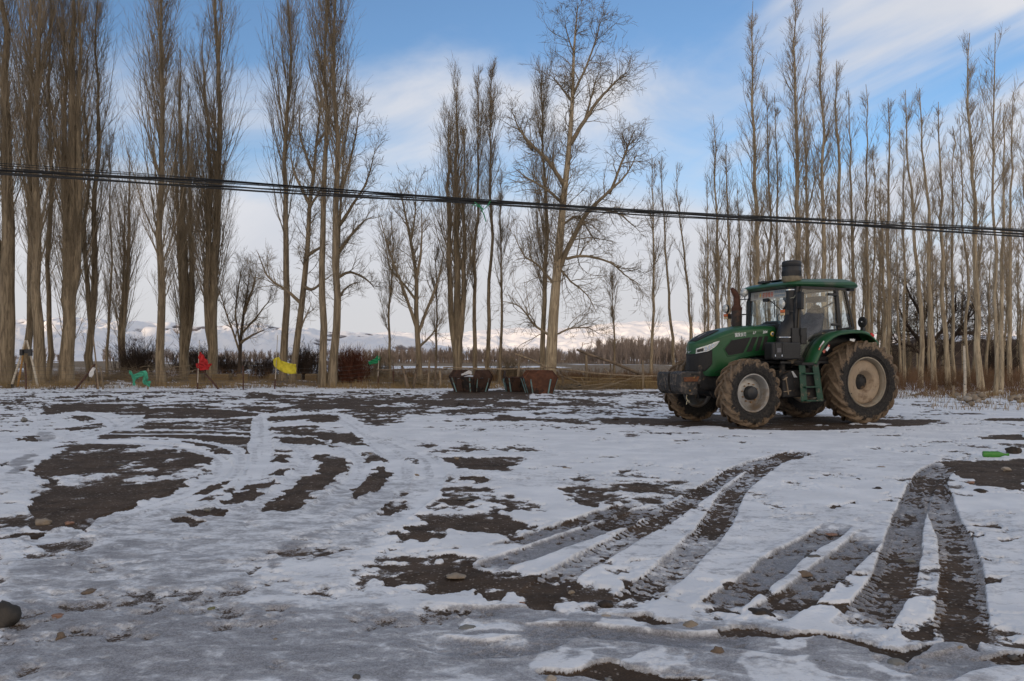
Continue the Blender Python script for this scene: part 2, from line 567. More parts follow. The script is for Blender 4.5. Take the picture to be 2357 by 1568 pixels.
# snow strips pressed by wheels on the bare mud (crop, half width in m, centre line)
SNOW_TRACKS = [
    ('A', 0.105, P("985,350 1400,344 1800,352 2180,370")),
    ('A', 0.105, P("955,386 1600,385 2000,398 2200,412")),
    ('A', 0.105, P("1150,414 1500,430 1800,465 2000,520 2080,600 2050,690 1960,780 1800,880 1500,990 1200,1090 800,1210")),
    ('A', 0.165, P("840,462 1200,470 1550,512 1790,575 1880,650 1850,740 1650,850 1350,980 1000,1090 700,1200 400,1290")),
    ('A', 0.170, P("0,470 300,420 560,440 800,385 960,330 960,280 760,220 620,205 440,250 150,270")),
    ('A', 0.150, P("1000,330 1150,260 1190,225")),
    ('A', 0.09, P("1700,172 2000,185 2300,215")),
    ('B', 0.190, P("95,235 100,330 100,420 95,560 80,700 20,860 -120,1000")),
    ('B', 0.120, P("190,392 420,412 660,460 820,520 930,600 960,680 900,780 800,880 690,960 560,1060")),
    ('B', 0.130, P("180,445 340,480 460,540 500,620 460,720 380,810 260,900 100,980 -200,1090")),
    ('B', 0.170, P("740,225 800,280 930,360 1060,470 1180,570 1260,660 1270,760 1200,870 1080,960 900,1060")),
    ('B', 0.190, P("1020,400 1250,490 1440,570 1530,660 1540,770 1450,900 1330,1010 1180,1100 900,1200")),
    ('B', 0.150, P("180,205 400,200 740,222")),
]
# ruts that wheels cut through the snow (crop, half width m, cover inside, grey, lug, centre line)
RUTS = [
    (.125, .34, .35, 1, cv('C', P("2600,320 2320,390 2050,480 1880,585 1700,700 1540,800 1360,925 1100,1060 900,1180")) + cv('G', P("640,300 480,400 250,560"))),
    (.135, .30, .35, 1, cv('C', P("2700,330 2360,420 2140,565 1985,700 1905,850 1800,1020")) + cv('G', P("1640,160 1500,300 1320,440 1130,580 980,690"))),
    (.12, .50, .80, 0, cv('C', P("1230,748 1000,825 700,925 400,1025 150,1110 -100,1170"))),
    (.14, .62, .95, 0, cv('C', P("1480,792 1350,815 1100,900 850,990 600,1080 300,1185 0,1280 -250,1360"))),
    (.135, .52, .70, 1, cv('D', P("1720,420 1560,500 1490,600 1430,720 1385,860 1340,1000")) + cv('H', P("1325,80 1290,220 1230,400 1140,560 1010,740 860,880"))),
    (.13, .42, .55, 2, cv('D', P("1700,470 1600,560 1620,700 1660,860 1730,1020")) + cv('H', P("1765,60 1800,200 1828,400 1822,600 1800,800 1780,960"))),
    (.125, .62, .95, 0, cv('D', P("770,955 640,1060 440,1160 280,1260")) + cv('H', P("150,360 -20,470 -190,600 -360,730"))),
    (.125, .60, .90, 0, cv('D', P("1090,1020 970,1120 850,1220")) + cv('H', P("690,340 510,480 370,590 190,700 40,790"))),
    # cross tracks of car tyres along the foreground
    (.11, .90, .85, 3, cv('G', P("-900,640 -300,690 100,690 600,720"))),
    (.11, .88, .85, 3, cv('G', P("-200,800 200,850 700,850 1400,930 2000,960 2600,1000"))),
    (.12, .92, .80, 3, cv('G', P("-800,900 -200,1010 300,960 600,800"))),
    (.12, .90, .80, 3, cv('H', P("1500,1230 1700,1140 1950,1080 2300,1050"))),
]


def build_ground():
    # rows are spaced finely near the viewer and ever coarser towards the horizon
    dv = np.concatenate([np.array([.55, .8, 1.2, 1.8, 2.6, 3.6, 5, 6.6, 8.5, 10.5, 12.5, 15, 17.5, 20, 23, 26]), np.arange(28, 800, 1.25)])
    Yr = (FPX * CAM_H / dv).astype(np.float64)
    tu = np.concatenate([-np.concatenate([np.array([4.0, 2.9, 2.2, 1.8, 1.5]), np.arange(1.3, .733, -.0035)]), np.arange(-1340, 1341, 1.8) / FPX, np.concatenate([np.arange(.7345, 1.3, .0035), np.array([1.5, 1.8, 2.2, 2.9, 4.0])])])
    nr, nc = len(Yr), len(tu)
    Y = np.repeat(Yr[:, None], nc, 1)
    X = Y * tu[None, :]
    U = np.repeat((tu * FPX + U0)[None, :], nr, 0)
    V = np.repeat((dv + V0)[:, None], nc, 1)
    Xf, Yf, U, V = X.ravel(), Y.ravel(), U.ravel(), V.ravel()
    N = len(Xf)

    big = fbm(Xf * .9, Yf * .9, 3, 4, .55)
    mid = fbm(Xf * 2.9, Yf * 2.9, 31, 3, .55)
    fine = fbm(Xf * 11, Yf * 11, 57, 3, .5)
    n = np.clip((big * .42 + mid * .33 + fine * .25 - .5) * 3.1 + .5, 0, 1)
    # wavy outlines: shift the lookup a little
    wu = (fbm(Xf * 4, Yf * 4, 91, 3) - .5)
    wv = (fbm(Xf * 4, Yf * 4, 131, 3) - .5)
    ppm = FPX / Yf
    Uw = U + wu * .26 * ppm
    Vw = V + wv * .30 * ppm * (CAM_H / Yf)

    def poly_mask(pts, feather, grow_=0.0):
        pts = np.array(pts)
        m = np.zeros(N, np.float32)
        lo, hi = pts.min(0) - feather * 1.5, pts.max(0) + feather * 1.5
        idx = np.nonzero((Uw > lo[0]) & (Uw < hi[0]) & (Vw > lo[1]) & (Vw < hi[1]))[0]
        if not len(idx):
            return m
        px, py = Uw[idx], Vw[idx]
        inside = np.zeros(len(idx), bool)
        dmin = np.full(len(idx), 1e9)
        K = len(pts)
        asp = float(np.clip(depth_of(max(pts[:, 1].mean(), V0 + 20)) / CAM_H * .45, 2.2, 9))
        for i in range(K):
            x1, y1 = pts[i]
            x2, y2 = pts[(i + 1) % K]
            cond = ((y1 > py) != (y2 > py))
            if y2 != y1:
                inside ^= cond & (px < (x2 - x1) * (py - y1) / (y2 - y1) + x1)
            ex, ey = (x2 - x1), (y2 - y1) * asp
            qx, qy = (px - x1), (py - y1) * asp
            t = np.clip((qx * ex + qy * ey) / max(ex * ex + ey * ey, 1e-6), 0, 1)
            dmin = np.minimum(dmin, np.hypot(qx - t * ex, qy - t * ey))
        sd_ = np.where(inside, dmin, -dmin)
        m[idx] = sstep(-feather - grow_, feather - grow_, sd_)
        return m

    def track_dist(line, hw):
        """distance to, signed side of, and arc length along a ground line given in pixels"""
        wp = [np.array(gp(u, v)[:2]) for u, v in line]
        L = catmull(wp, 7)
        pad = hw * 2.2
        lo, hi = L.min(0) - pad, L.max(0) + pad
        idx = np.nonzero((Xf > lo[0]) & (Xf < hi[0]) & (Yf > lo[1]) & (Yf < hi[1]))[0]
        best = np.full(len(idx), 1e9)
        side = np.zeros(len(idx))
        arc = np.zeros(len(idx))
        s0 = 0.0
        px, py = Xf[idx], Yf[idx]
        for i in range(len(L) - 1):
            a, b = L[i], L[i + 1]
            d = b - a
            l = float(np.hypot(*d)) + 1e-9
            t = np.clip(((px - a[0]) * d[0] + (py - a[1]) * d[1]) / (l * l), 0, 1)
            dd = np.hypot(px - a[0] - t * d[0], py - a[1] - t * d[1])
            sg = np.sign((px - a[0]) * d[1] - (py - a[1]) * d[0])
            k = dd < best
            best[k] = dd[k]
            side[k] = sg[k]
            arc[k] = (s0 + t * l)[k]
            s0 += l
        ends = np.minimum(arc, s0 - arc)
        return idx, best, side, arc, ends

    c = np.full(N, .80, np.float32)
    isl = COVER.index('ISLANDS')
    for k, val, fe, pts in COVER[:isl]:
        m = poly_mask(cv(k, pts), fe)
        c += (val - c) * m
    grey = np.zeros(N, np.float32)
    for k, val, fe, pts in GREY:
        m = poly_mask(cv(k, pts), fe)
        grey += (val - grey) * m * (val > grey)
    dirt = np.clip((fbm(Xf * .55, Yf * .9, 223, 4) - .42) * 1.5, 0, .34) * sstep(22, 7, Yf)
    grey = np.maximum(grey, dirt.astype(np.float32))
    z = np.zeros(N, np.float32)
    press = np.zeros(N, np.float32)
    for k, hw, pts in SNOW_TRACKS:
        idx, d, sd_, arc, ends = track_dist(cv(k, pts), hw)
        if not len(idx):
            continue
        m = 1 - sstep(hw * .85, hw * 1.12, d + wu[idx] * .10)
        c[idx] += (1.12 - c[idx]) * m
        press[idx] = np.maximum(press[idx], m)
        streak = fbm(arc * .8, sd_ * d * 12, 211, 3)
        grey[idx] = np.maximum(grey[idx], m * np.clip((streak - .46) * 2.0, 0, .42))
        z[idx] += -.014 * (1 - sstep(hw * .88, hw * 1.0, d))
        bm_ = np.exp(-((d - hw * 1.0) / .05) ** 2)
        z[idx] += .005 * bm_
    for k, val, fe, pts in COVER[isl + 1:]:
        m = poly_mask(cv(k, pts), fe, 9.0 if val < .5 and k in 'AB' else 5.0 if val < .5 and k == 'C' else (1.5 if val < .5 else 0))
        val = val - .04 if val < .13 else val
        press *= (1 - m * (1 - val))
        c += (val - c) * m
    for k, pts in CLEAN:
        m = poly_mask(cv(k, pts), 7)
        c += (.93 - c) * m
        grey *= 1 - .62 * m
        z += .003 * m
    lugz = np.zeros(N, np.float32)
    for hw, cc, gg, lug, pts in RUTS:
        hw = hw * .92
        idx, d, sd_, arc, ends = track_dist(pts, hw)
        if not len(idx):
            continue
        jig = wu[idx] * .025
        m = (1 - sstep(hw * .97, hw * 1.06, d + jig)) * sstep(0, .45, ends + (wu[idx]) * .5)
        base = cc - .02 + (fbm(Xf[idx] * 1.3, Yf[idx] * 1.3, 77, 3) - .5) * .5 + (fbm(Xf[idx] * 26, Yf[idx] * 26, 79, 2) - .5) * 1.2
        g = np.full(len(idx), gg)
        if lug in (1, 2):
            ph = arc / .078 + (d / hw) * .7 * (1 if lug == 1 else -1)
            bars = .5 + .5 * np.sin(2 * np.pi * ph)
            zone = .22 + .78 * sstep(hw * .50, hw * .72, d) * (1.0 if lug == 2 else np.where(sd_ > 0, 1.0, .75))
            base = base + (bars - .46) * zone * 1.15
            lugz[idx] += m * (bars - .4) * zone * .012
        elif lug == 3:
            a1 = np.abs(((arc / .11 + sd_ * d / hw * .8) % 1) - .5)
            a2 = np.abs(((arc / .11 - sd_ * d / hw * .8) % 1) - .5)
            net = np.maximum(1 - sstep(.03, .10, a1), 1 - sstep(.03, .10, a2))
            keep = sstep(.45, .6, fbm(Xf[idx] * 1.1, Yf[idx] * 1.1, 171, 3))
            g = gg * (1 - net * .30 * keep)
            lugz[idx] += m * net * .006 * keep
        c[idx] += (base - c[idx]) * m
        grey[idx] += (np.minimum(g + .35, 1) - grey[idx]) * m
        press[idx] = np.maximum(press[idx], m)
        z[idx] -= .012 * m
        z[idx] += .004 * np.exp(-((d - hw * 1.18) / .035) ** 2) * sstep(0, .2, ends)

    # the ground under and beyond the trees
    far = sstep(37.5, 41.5, Yf + (fbm(Xf * .35, Yf * .35, 301, 3) - .5) * 5)
    right = sstep(9, 14, Xf) * far
    bank = far * (1 - sstep(46, 52, Yf))
    cf = .20 + .22 * right
    c = c * (1 - far) + cf * far
    straw = far * np.clip(.55 + (fbm(Xf * .25, Yf * .1, 401, 4) - .5) * 2.0, 0, 1)
    straw = np.maximum(straw, far * (.55 + .40 * sstep(55, 90, Yf)))
    # snow field in the distance is streaky
    nf = fbm(Xf * .035, Yf * .02, 501, 4)
    s = c - n
    s = s * (1 - sstep(48, 70, Yf)) + (nf - .50 - .11) * 2.6 * sstep(48, 70, Yf)
    cover = np.clip(s * .9 + .5, 0, 1).astype(np.float32)
    near = 1 - sstep(25, 60, Yf)
    th = sstep(-.08, .30, s)
    z = z * near + .022 * th * near * (1 - .45 * press) + lugz * near
    z += (fbm(Xf * 1.6, Yf * 1.6, 601, 4) - .5) * .022 * near * (1 - .5 * press)
    z += (fbm(Xf * 6, Yf * 6, 651, 3) - .5) * .012 * near
    z += (fbm(Xf * .12, Yf * .12, 701, 3) - .5) * .10 * sstep(5, 20, Yf) * (1 - sstep(60, 90, Yf))
    z += bank * (.10 + .25 * (fbm(Xf * .4, Yf * .4, 801, 3) - .3))
    # mud under the tractor: keep it level
    z -= 0.02

    verts = np.stack([Xf, Yf, z], 1)
    i = np.arange(nr - 1)[:, None] * nc + np.arange(nc - 1)[None, :]
    i = i.ravel()
    faces = np.stack([i, i + nc, i + nc + 1, i + 1], 1)
    me = mesh_np('ground', verts, faces, True)
    for nm, arr in (('cover', cover), ('grey', grey.astype(np.float32)), ('straw', straw.astype(np.float32))):
        at_ = me.attributes.new(nm, 'FLOAT', 'POINT')
        at_.data.foreach_set('value', arr.astype(np.float32))
    return me


def ground_material():
    m = bpy.data.materials.new('snowy_mud')
    m.use_nodes = True
    t = m.node_tree
    t.nodes.clear()
    k = NT(t)
    pos = k.n('ShaderNodeNewGeometry').outputs['Position']
    A = lambda nm: k.n('ShaderNodeAttribute', attribute_name=nm).outputs['Fac']
    cover, grey, straw = A('cover'), A('grey'), A('straw')
    f1 = k.noise(pos, 16, 4, .65)
    f2 = k.noise(pos, 62, 3, .6)
    s = k.math('ADD', cover, k.math('MULTIPLY', k.math('SUBTRACT', f1, .5), .42))
    s = k.math('ADD', s, k.math('MULTIPLY', k.math('SUBTRACT', f2, .5), .34))
    smask = k.ramp(s, .465, .545)
    # mud with grit and pebbles
    peb = k.n('ShaderNodeTexVoronoi', {'Vector': pos, 'Scale': 55.0}, feature='F1')
    peb2 = k.n('ShaderNodeTexVoronoi', {'Vector': pos, 'Scale': 20.0}, feature='F1')
    grit = k.noise(pos, 130, 3, .7)
    mud = k.mix(k.ramp(k.noise(pos, 2.3, 5, .6), .35, .65), (.074, .050, .034), (.122, .084, .058))
    mud = k.mix(k.ramp(grit, .35, .7), k.mix(1.0, mud, (.55, .55, .55), 'MULTIPLY'), mud)
    pc = k.n('ShaderNodeSeparateColor', {0: peb.outputs['Color']}).outputs
    pebm = k.math('MULTIPLY', k.math('GREATER_THAN', pc[0], .80), k.ramp(peb.outputs['Distance'], .5, .3))
    mud = k.mix(k.math('MULTIPLY', pebm, .8), mud, k.mix(pc[1], (.10, .085, .075), (.34, .28, .23)))
    pc2 = k.n('ShaderNodeSeparateColor', {0: peb2.outputs['Color']}).outputs
    pebm2 = k.math('MULTIPLY', k.math('GREATER_THAN', pc2[0], .93), k.ramp(peb2.outputs['Distance'], .42, .3))
    mud = k.mix(k.math('MULTIPLY', pebm2, .85), mud, k.mix(pc2[1], (.12, .10, .09), (.36, .31, .26)))
    dry = k.mix(k.ramp(k.noise(pos, 1.2, 5, .65), .35, .65), (.125, .088, .058), (.330, .242, .145))
    mud = k.mix(straw, mud, dry)
    # snow: white, with trodden grey ice and specks of dirt
    speck = k.ramp(k.noise(pos, 38, 4, .75), .66, .74)
    snow = k.mix(k.ramp(k.noise(pos, 1.7, 5, .6), .35, .7), (.70, .71, .732), (.83, .835, .85))
    snow = k.mix(k.math('MULTIPLY', speck, .30), snow, (.30, .25, .21))
    icen = k.noise(k.mapping(pos, scale=(.75, 1.25, 1), rot=(0, 0, R(14))), 6.0, 7, .74, .5)
    icen2 = k.noise(pos, 26, 5, .7)
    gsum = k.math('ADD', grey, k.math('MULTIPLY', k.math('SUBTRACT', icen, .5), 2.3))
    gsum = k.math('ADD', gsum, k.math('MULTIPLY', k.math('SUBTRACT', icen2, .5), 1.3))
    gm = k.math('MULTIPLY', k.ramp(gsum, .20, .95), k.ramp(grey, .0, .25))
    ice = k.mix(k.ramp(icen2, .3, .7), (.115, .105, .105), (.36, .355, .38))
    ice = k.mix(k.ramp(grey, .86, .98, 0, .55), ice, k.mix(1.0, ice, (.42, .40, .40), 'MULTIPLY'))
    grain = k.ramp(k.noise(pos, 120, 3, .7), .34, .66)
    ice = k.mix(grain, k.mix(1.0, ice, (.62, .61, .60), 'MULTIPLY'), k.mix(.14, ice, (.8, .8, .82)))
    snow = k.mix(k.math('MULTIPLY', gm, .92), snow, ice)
    dm = k.math('MULTIPLY', k.ramp(k.noise(pos, 11, 6, .78), .58, .70), k.math('MULTIPLY', grey, .75))
    snow = k.mix(dm, snow, (.16, .13, .11))
    # the thin rim of melting snow is stained by the soil
    rim = k.math('MULTIPLY', k.ramp(s, .545, .50), smask)
    snow = k.mix(k.math('MULTIPLY', rim, .35), snow, (.46, .40, .35))
    frost = k.math('MULTIPLY', k.ramp(s, .36, .49), k.ramp(k.noise(pos, 75, 3, .75), .46, .60))
    mud = k.mix(k.math('MULTIPLY', frost, .62), mud, (.62, .61, .62))
    wet = k.math('MULTIPLY', k.ramp(k.noise(pos, 3.1, 5, .6), .52, .64), .55)
    mud = k.mix(wet, mud, k.mix(1.0, mud, (.52, .50, .48), 'MULTIPLY'))
    col = k.mix(smask, mud, snow)
    rough = k.n('ShaderNodeMapRange', {0: k.math('MULTIPLY', gm, smask), 3: .85, 4: .42}).outputs[0]
    h = k.math('MULTIPLY', k.noise(pos, 40, 4, .7), .35)
    h = k.math('ADD', h, k.math('MULTIPLY', smask, .5))
    h = k.math('ADD', h, k.math('MULTIPLY', pebm, .25))
    h = k.math('ADD', h, k.math('MULTIPLY', k.noise(pos, 9, 4, .6), .6))
    b = k.n('ShaderNodeBump', {'Height': h, 'Strength': .55, 'Distance': .018})
    p = k.n('ShaderNodeBsdfPrincipled', {'Base Color': col, 'Roughness': rough, 'Normal': b.outputs[0], 'Specular IOR Level': .16})
    k.n('ShaderNodeOutputMaterial', {0: p.outputs[0]})
    return m


GROUND_M = ground_material()
ground = link('ground', build_ground(), GROUND_M)
tag(ground, kind='structure')

# land beyond the sheet above: to the sides and behind the viewer
_m = MB()
_m.add([(-9000, -9000, -.35), (9000, -9000, -.35), (9000, 9000, -.35), (-9000, 9000, -.35)], [(0, 1, 2, 3)])
land = _m.build('land', mat('winter_land', (.80, .81, .84), .9, var=.15, vscale=.02, col2=(.16, .12, .09), c2lo=.55, c2hi=.62, c2scale=.4))
tag(land, kind='structure')


# ------------------------------------------------------------------ hills
def hill_material(name, snow, rock, amt):
    m = bpy.data.materials.new(name)
    m.use_nodes = True
    t = m.node_tree
    t.nodes.clear()
    k = NT(t)
    g = k.n('ShaderNodeNewGeometry')
    pos = g.outputs['Position']
    n1_ = k.noise(pos, .012, 6, .68, .6)
    n2_ = k.noise(pos, .06, 5, .7, .4)
    a = k.n('ShaderNodeAttribute', attribute_name='bare').outputs['Fac']
    f = k.math('ADD', k.math('ADD', a, k.math('MULTIPLY', k.math('SUBTRACT', n1_, .5), .45)), k.math('MULTIPLY', k.math('SUBTRACT', n2_, .5), .7))
    c = k.mix(k.ramp(f, .50, .72, 0, amt), snow, rock)
    p = k.n('ShaderNodeBsdfPrincipled', {'Base Color': c, 'Roughness': .95, 'Specular IOR Level': .1})
    k.n('ShaderNodeOutputMaterial', {0: p.outputs[0]})
    return m


def crest_v(u, tab):
    xs, ys = zip(*tab)
    return np.interp(u, xs, ys)


def build_hill(name, tab, Y0, Y1, seed, gully, u0, u1, material, smooth_amt=1.0):
    us = np.linspace(u0, u1, 420)
    rs = np.linspace(0, 1, 70)
    UU, RR = np.meshgrid(us, rs)
    Yc = Y0 + (Y1 - Y0) * RR
    X = (UU - U0) / FPX * Yc
    crest = (V0 - crest_v(UU, tab)) / FPX * Y1 + CAM_H
    prof = sstep(0, 1, RR) * .55 + RR * .45
    prof = np.where(RR > .93, prof - (RR - .93) * 1.2, prof)
    ridge = 1 - np.abs(fbm(X * .0130 + RR * .3, Yc * .0050, seed, 5, .55) * 2 - 1)
    ridge2 = 1 - np.abs(fbm(X * .045, Yc * .016, seed + 5, 4, .5) * 2 - 1)
    env = np.sin(np.pi * np.clip(RR, 0, 1)) ** .7
    z = crest * prof - gully * env * crest * ((1 - ridge) * .9 + (1 - ridge2) * .35) + crest * .10 * env
    z = np.minimum(z, crest * (1.0 + 0 * RR)) - 1.5
    bare = np.clip((1 - ridge) * 1.0 + (1 - ridge2) * .75 - .12, 0, 1) * gully / .5
    v = np.stack([X.ravel(), Yc.ravel(), z.ravel()], 1)
    nr, nc = UU.shape
    i = (np.arange(nr - 1)[:, None] * nc + np.arange(nc - 1)[None, :]).ravel()
    me = mesh_np(name, v, np.stack([i, i + 1, i + nc + 1, i + nc], 1), True)
    a = me.attributes.new('bare', 'FLOAT', 'POINT')
    a.data.foreach_set('value', bare.ravel().astype(np.float32))
    o = link(name, me, material)
    tag(o, kind='structure')
    return o


HM1 = hill_material('snowy_slope', (.80, .81, .84), (.12, .105, .11), .95)
HM2 = hill_material('smooth_snow_slope', (.84, .84, .86), (.30, .26, .25), .45)
build_hill('hills', [(-900, 700), (-300, 712), (0, 735), (150, 728), (320, 738), (450, 742), (520, 741), (620, 743), (700, 752), (770, 757), (830, 762), (900, 764), (960, 778), (1050, 800), (1150, 822), (1250, 840), (1400, 850)],
           900, 1500, 11, .62, -1000, 1350, HM1)
build_hill('far_hills', [(600, 790), (800, 775), (900, 762), (1000, 768), (1100, 760), (1160, 756), (1200, 753), (1300, 755), (1400, 742), (1480, 737), (1560, 738), (1620, 742), (1690, 755), (1760, 768), (1900, 760), (2100, 770), (2357, 760), (3000, 770)],
           1500, 2400, 47, .26, 550, 3300, HM2)


def build_sun_block_ridge():
    """unseen ridge added behind the viewer to keep the low sun off the valley"""
    us = np.linspace(-14000, 14000, 200)
    rs = np.linspace(0, 1, 16)
    XX, RR = np.meshgrid(us, rs)
    Y = -3600 - RR * 900
    top = RIDGE_H + (fbm(XX * .0016, XX * 0, 5, 4) - .5) * 60 - RIDGE_TILT * XX
    z = np.where(RR < .6, top * sstep(0, .6, RR), top * (1 - sstep(.6, 1, RR) * .6)) - 2
    v = np.stack([XX.ravel(), Y.ravel(), z.ravel()], 1)
    nr, nc = XX.shape
    i = (np.arange(nr - 1)[:, None] * nc + np.arange(nc - 1)[None, :]).ravel()
    me = mesh_np('sun_block_ridge', v, np.stack([i, i + 1, i + nc + 1, i + nc], 1), True)
    a = me.attributes.new('bare', 'FLOAT', 'POINT')
    a.data.foreach_set('value', np.full(len(v), .5, np.float32))
    tag(link('sun_block_ridge', me, HM1), kind='structure')


RIDGE_H, RIDGE_TILT = 560.0, 0.0
build_sun_block_ridge()  # unseen ridge, added to block the sun and shade the yard
# ------------------------------------------------------------------ bare trees
def bark_mat(name, col, col2, s=1.0):
    m = bpy.data.materials.new(name)
    m.use_nodes = True
    t = m.node_tree
    t.nodes.clear()
    k = NT(t)
    tc = k.n('ShaderNodeTexCoord').outputs['Object']
    oi = k.n('ShaderNodeObjectInfo').outputs['Random']
    st = k.mapping(tc, scale=(9 * s, 9 * s, .9 * s))
    f = k.noise(st, 1.0, 6, .65, .8)
    f2 = k.noise(tc, .7, 4, .6)
    c = k.mix(k.ramp(f, .36, .62), col2, col)
    c = k.mix(k.math('MULTIPLY', k.ramp(f2, .4, .7), .35), c, tuple(x * .62 for x in col))
    hsv = k.n('ShaderNodeHueSaturation', {'Value': k.n('ShaderNodeMapRange', {0: oi, 3: .82, 4: 1.14}).outputs[0], 'Color': c})
    b = k.n('ShaderNodeBump', {'Height': f, 'Strength': .6, 'Distance': .04})
    p = k.n('ShaderNodeBsdfPrincipled', {'Base Color': hsv.outputs[0], 'Roughness': .92, 'Normal': b.outputs[0], 'Specular IOR Level': .15})
    k.n('ShaderNodeOutputMaterial', {0: p.outputs[0]})
    return m


BARK_OLD = bark_mat('poplar_bark', (.315, .250, .168), (.132, .102, .069))
BARK_PALE = bark_mat('young_poplar_bark', (.490, .395, .270), (.230, .180, .120), 1.6)
BARK_DARK = bark_mat('dark_bark', (.110, .085, .066), (.050, .038, .030), 1.3)
TWIG = mat('poplar_twigs', (.245, .194, .132), .9, var=.30, vscale=.8, spec=.1)
TWIG_PALE = mat('young_poplar_twigs', (.330, .262, .180), .9, var=.25, vscale=.8, spec=.1)
TWIG_DARK = mat('dark_twigs', (.070, .052, .042), .9, var=.25, vscale=.8, spec=.1)
TWIG_RED = mat('willow_twigs', (.130, .050, .030), .85, var=.3, vscale=.8, spec=.2)


def tubes_np(paths, radii, sides=3):
    """paths (N,K,3), radii (N,K) -> verts, quad faces"""
    N, K, _ = paths.shape
    T = np.empty_like(paths)
    T[:, 1:-1] = paths[:, 2:] - paths[:, :-2]
    T[:, 0] = paths[:, 1] - paths[:, 0]
    T[:, -1] = paths[:, -1] - paths[:, -2]
    T /= np.linalg.norm(T, axis=2, keepdims=True) + 1e-9
    mean = paths[:, -1] - paths[:, 0]
    mean /= np.linalg.norm(mean, axis=1, keepdims=True) + 1e-9
    ref = np.where(np.abs(mean[:, 0:1]) < .8, np.array([[1., 0, 0]]), np.array([[0, 1., 0]]))
    A = np.cross(T, ref[:, None, :])
    A /= np.linalg.norm(A, axis=2, keepdims=True) + 1e-9
    B = np.cross(T, A)
    ang = np.arange(sides) * 2 * np.pi / sides
    V = paths[:, :, None, :] + radii[:, :, None, None] * (A[:, :, None, :] * np.cos(ang)[None, None, :, None] + B[:, :, None, :] * np.sin(ang)[None, None, :, None])
    idx = np.arange(N * K * sides).reshape(N, K, sides)
    a, b = idx[:, :-1], idx[:, 1:]
    F = np.stack([a, np.roll(a, -1, 2), np.roll(b, -1, 2), b], -1).reshape(-1, 4)
    return V.reshape(-1, 3), F


def join_np(parts):
    vs, fs, o = [], [], 0
    for v, f in parts:
        vs.append(v)
        fs.append(f + o)
        o += len(v)
    return np.concatenate(vs), np.concatenate(fs)


def grow(rng, P0, D0, L, K, up, wob, out=None):
    """grow N paths of K+1 points"""
    N = len(P0)
    pts = np.empty((N, K + 1, 3))
    pts[:, 0] = P0
    d = D0 / (np.linalg.norm(D0, axis=1, keepdims=True) + 1e-9)
    st = (L / K)[:, None]
    for k in range(K):
        d = d + np.array([0, 0, 1.0]) * up + rng.normal(0, wob, (N, 3))
        d /= np.linalg.norm(d, axis=1, keepdims=True) + 1e-9
        pts[:, k + 1] = pts[:, k] + d * st
    return pts


def sample(rng, paths, radii, n_per, t0, t1, ang0, ang1, flat=None):
    """pick child starts along the parents"""
    N, K, _ = paths.shape
    pi = np.repeat(np.arange(N), n_per)
    M = len(pi)
    t = rng.uniform(t0, t1, M) * (K - 1)
    k = np.minimum(t.astype(int), K - 2)
    fr = (t - k)[:, None]
    p = paths[pi, k] * (1 - fr) + paths[pi, k + 1] * fr
    tg = paths[pi, k + 1] - paths[pi, k]
    tg /= np.linalg.norm(tg, axis=1, keepdims=True) + 1e-9
    r = radii[pi, k] * (1 - fr[:, 0]) + radii[pi, k + 1] * fr[:, 0]
    q = rng.normal(0, 1, (M, 3))
    q -= tg * (q * tg).sum(1, keepdims=True)
    q /= np.linalg.norm(q, axis=1, keepdims=True) + 1e-9
    a = rng.uniform(ang0, ang1, M)[:, None]
    d = tg * np.cos(a) + q * np.sin(a)
    return p, d, r, t / (K - 1), pi


def trunk_path(rng, H, lean, wob, K=16, bow=0.0):
    t = np.linspace(0, 1, K)
    p = np.zeros((K, 3))
    p[:, 2] = t * H
    p[:, 0] = lean[0] * (t ** 1.15) + bow * np.sin(np.pi * t)
    p[:, 1] = lean[1] * t
    n = np.cumsum(rng.normal(0, wob, (K, 2)), 0)
    n -= n[0] + (n[-1] - n[0]) * t[:, None]
    p[:, :2] += n
    return p


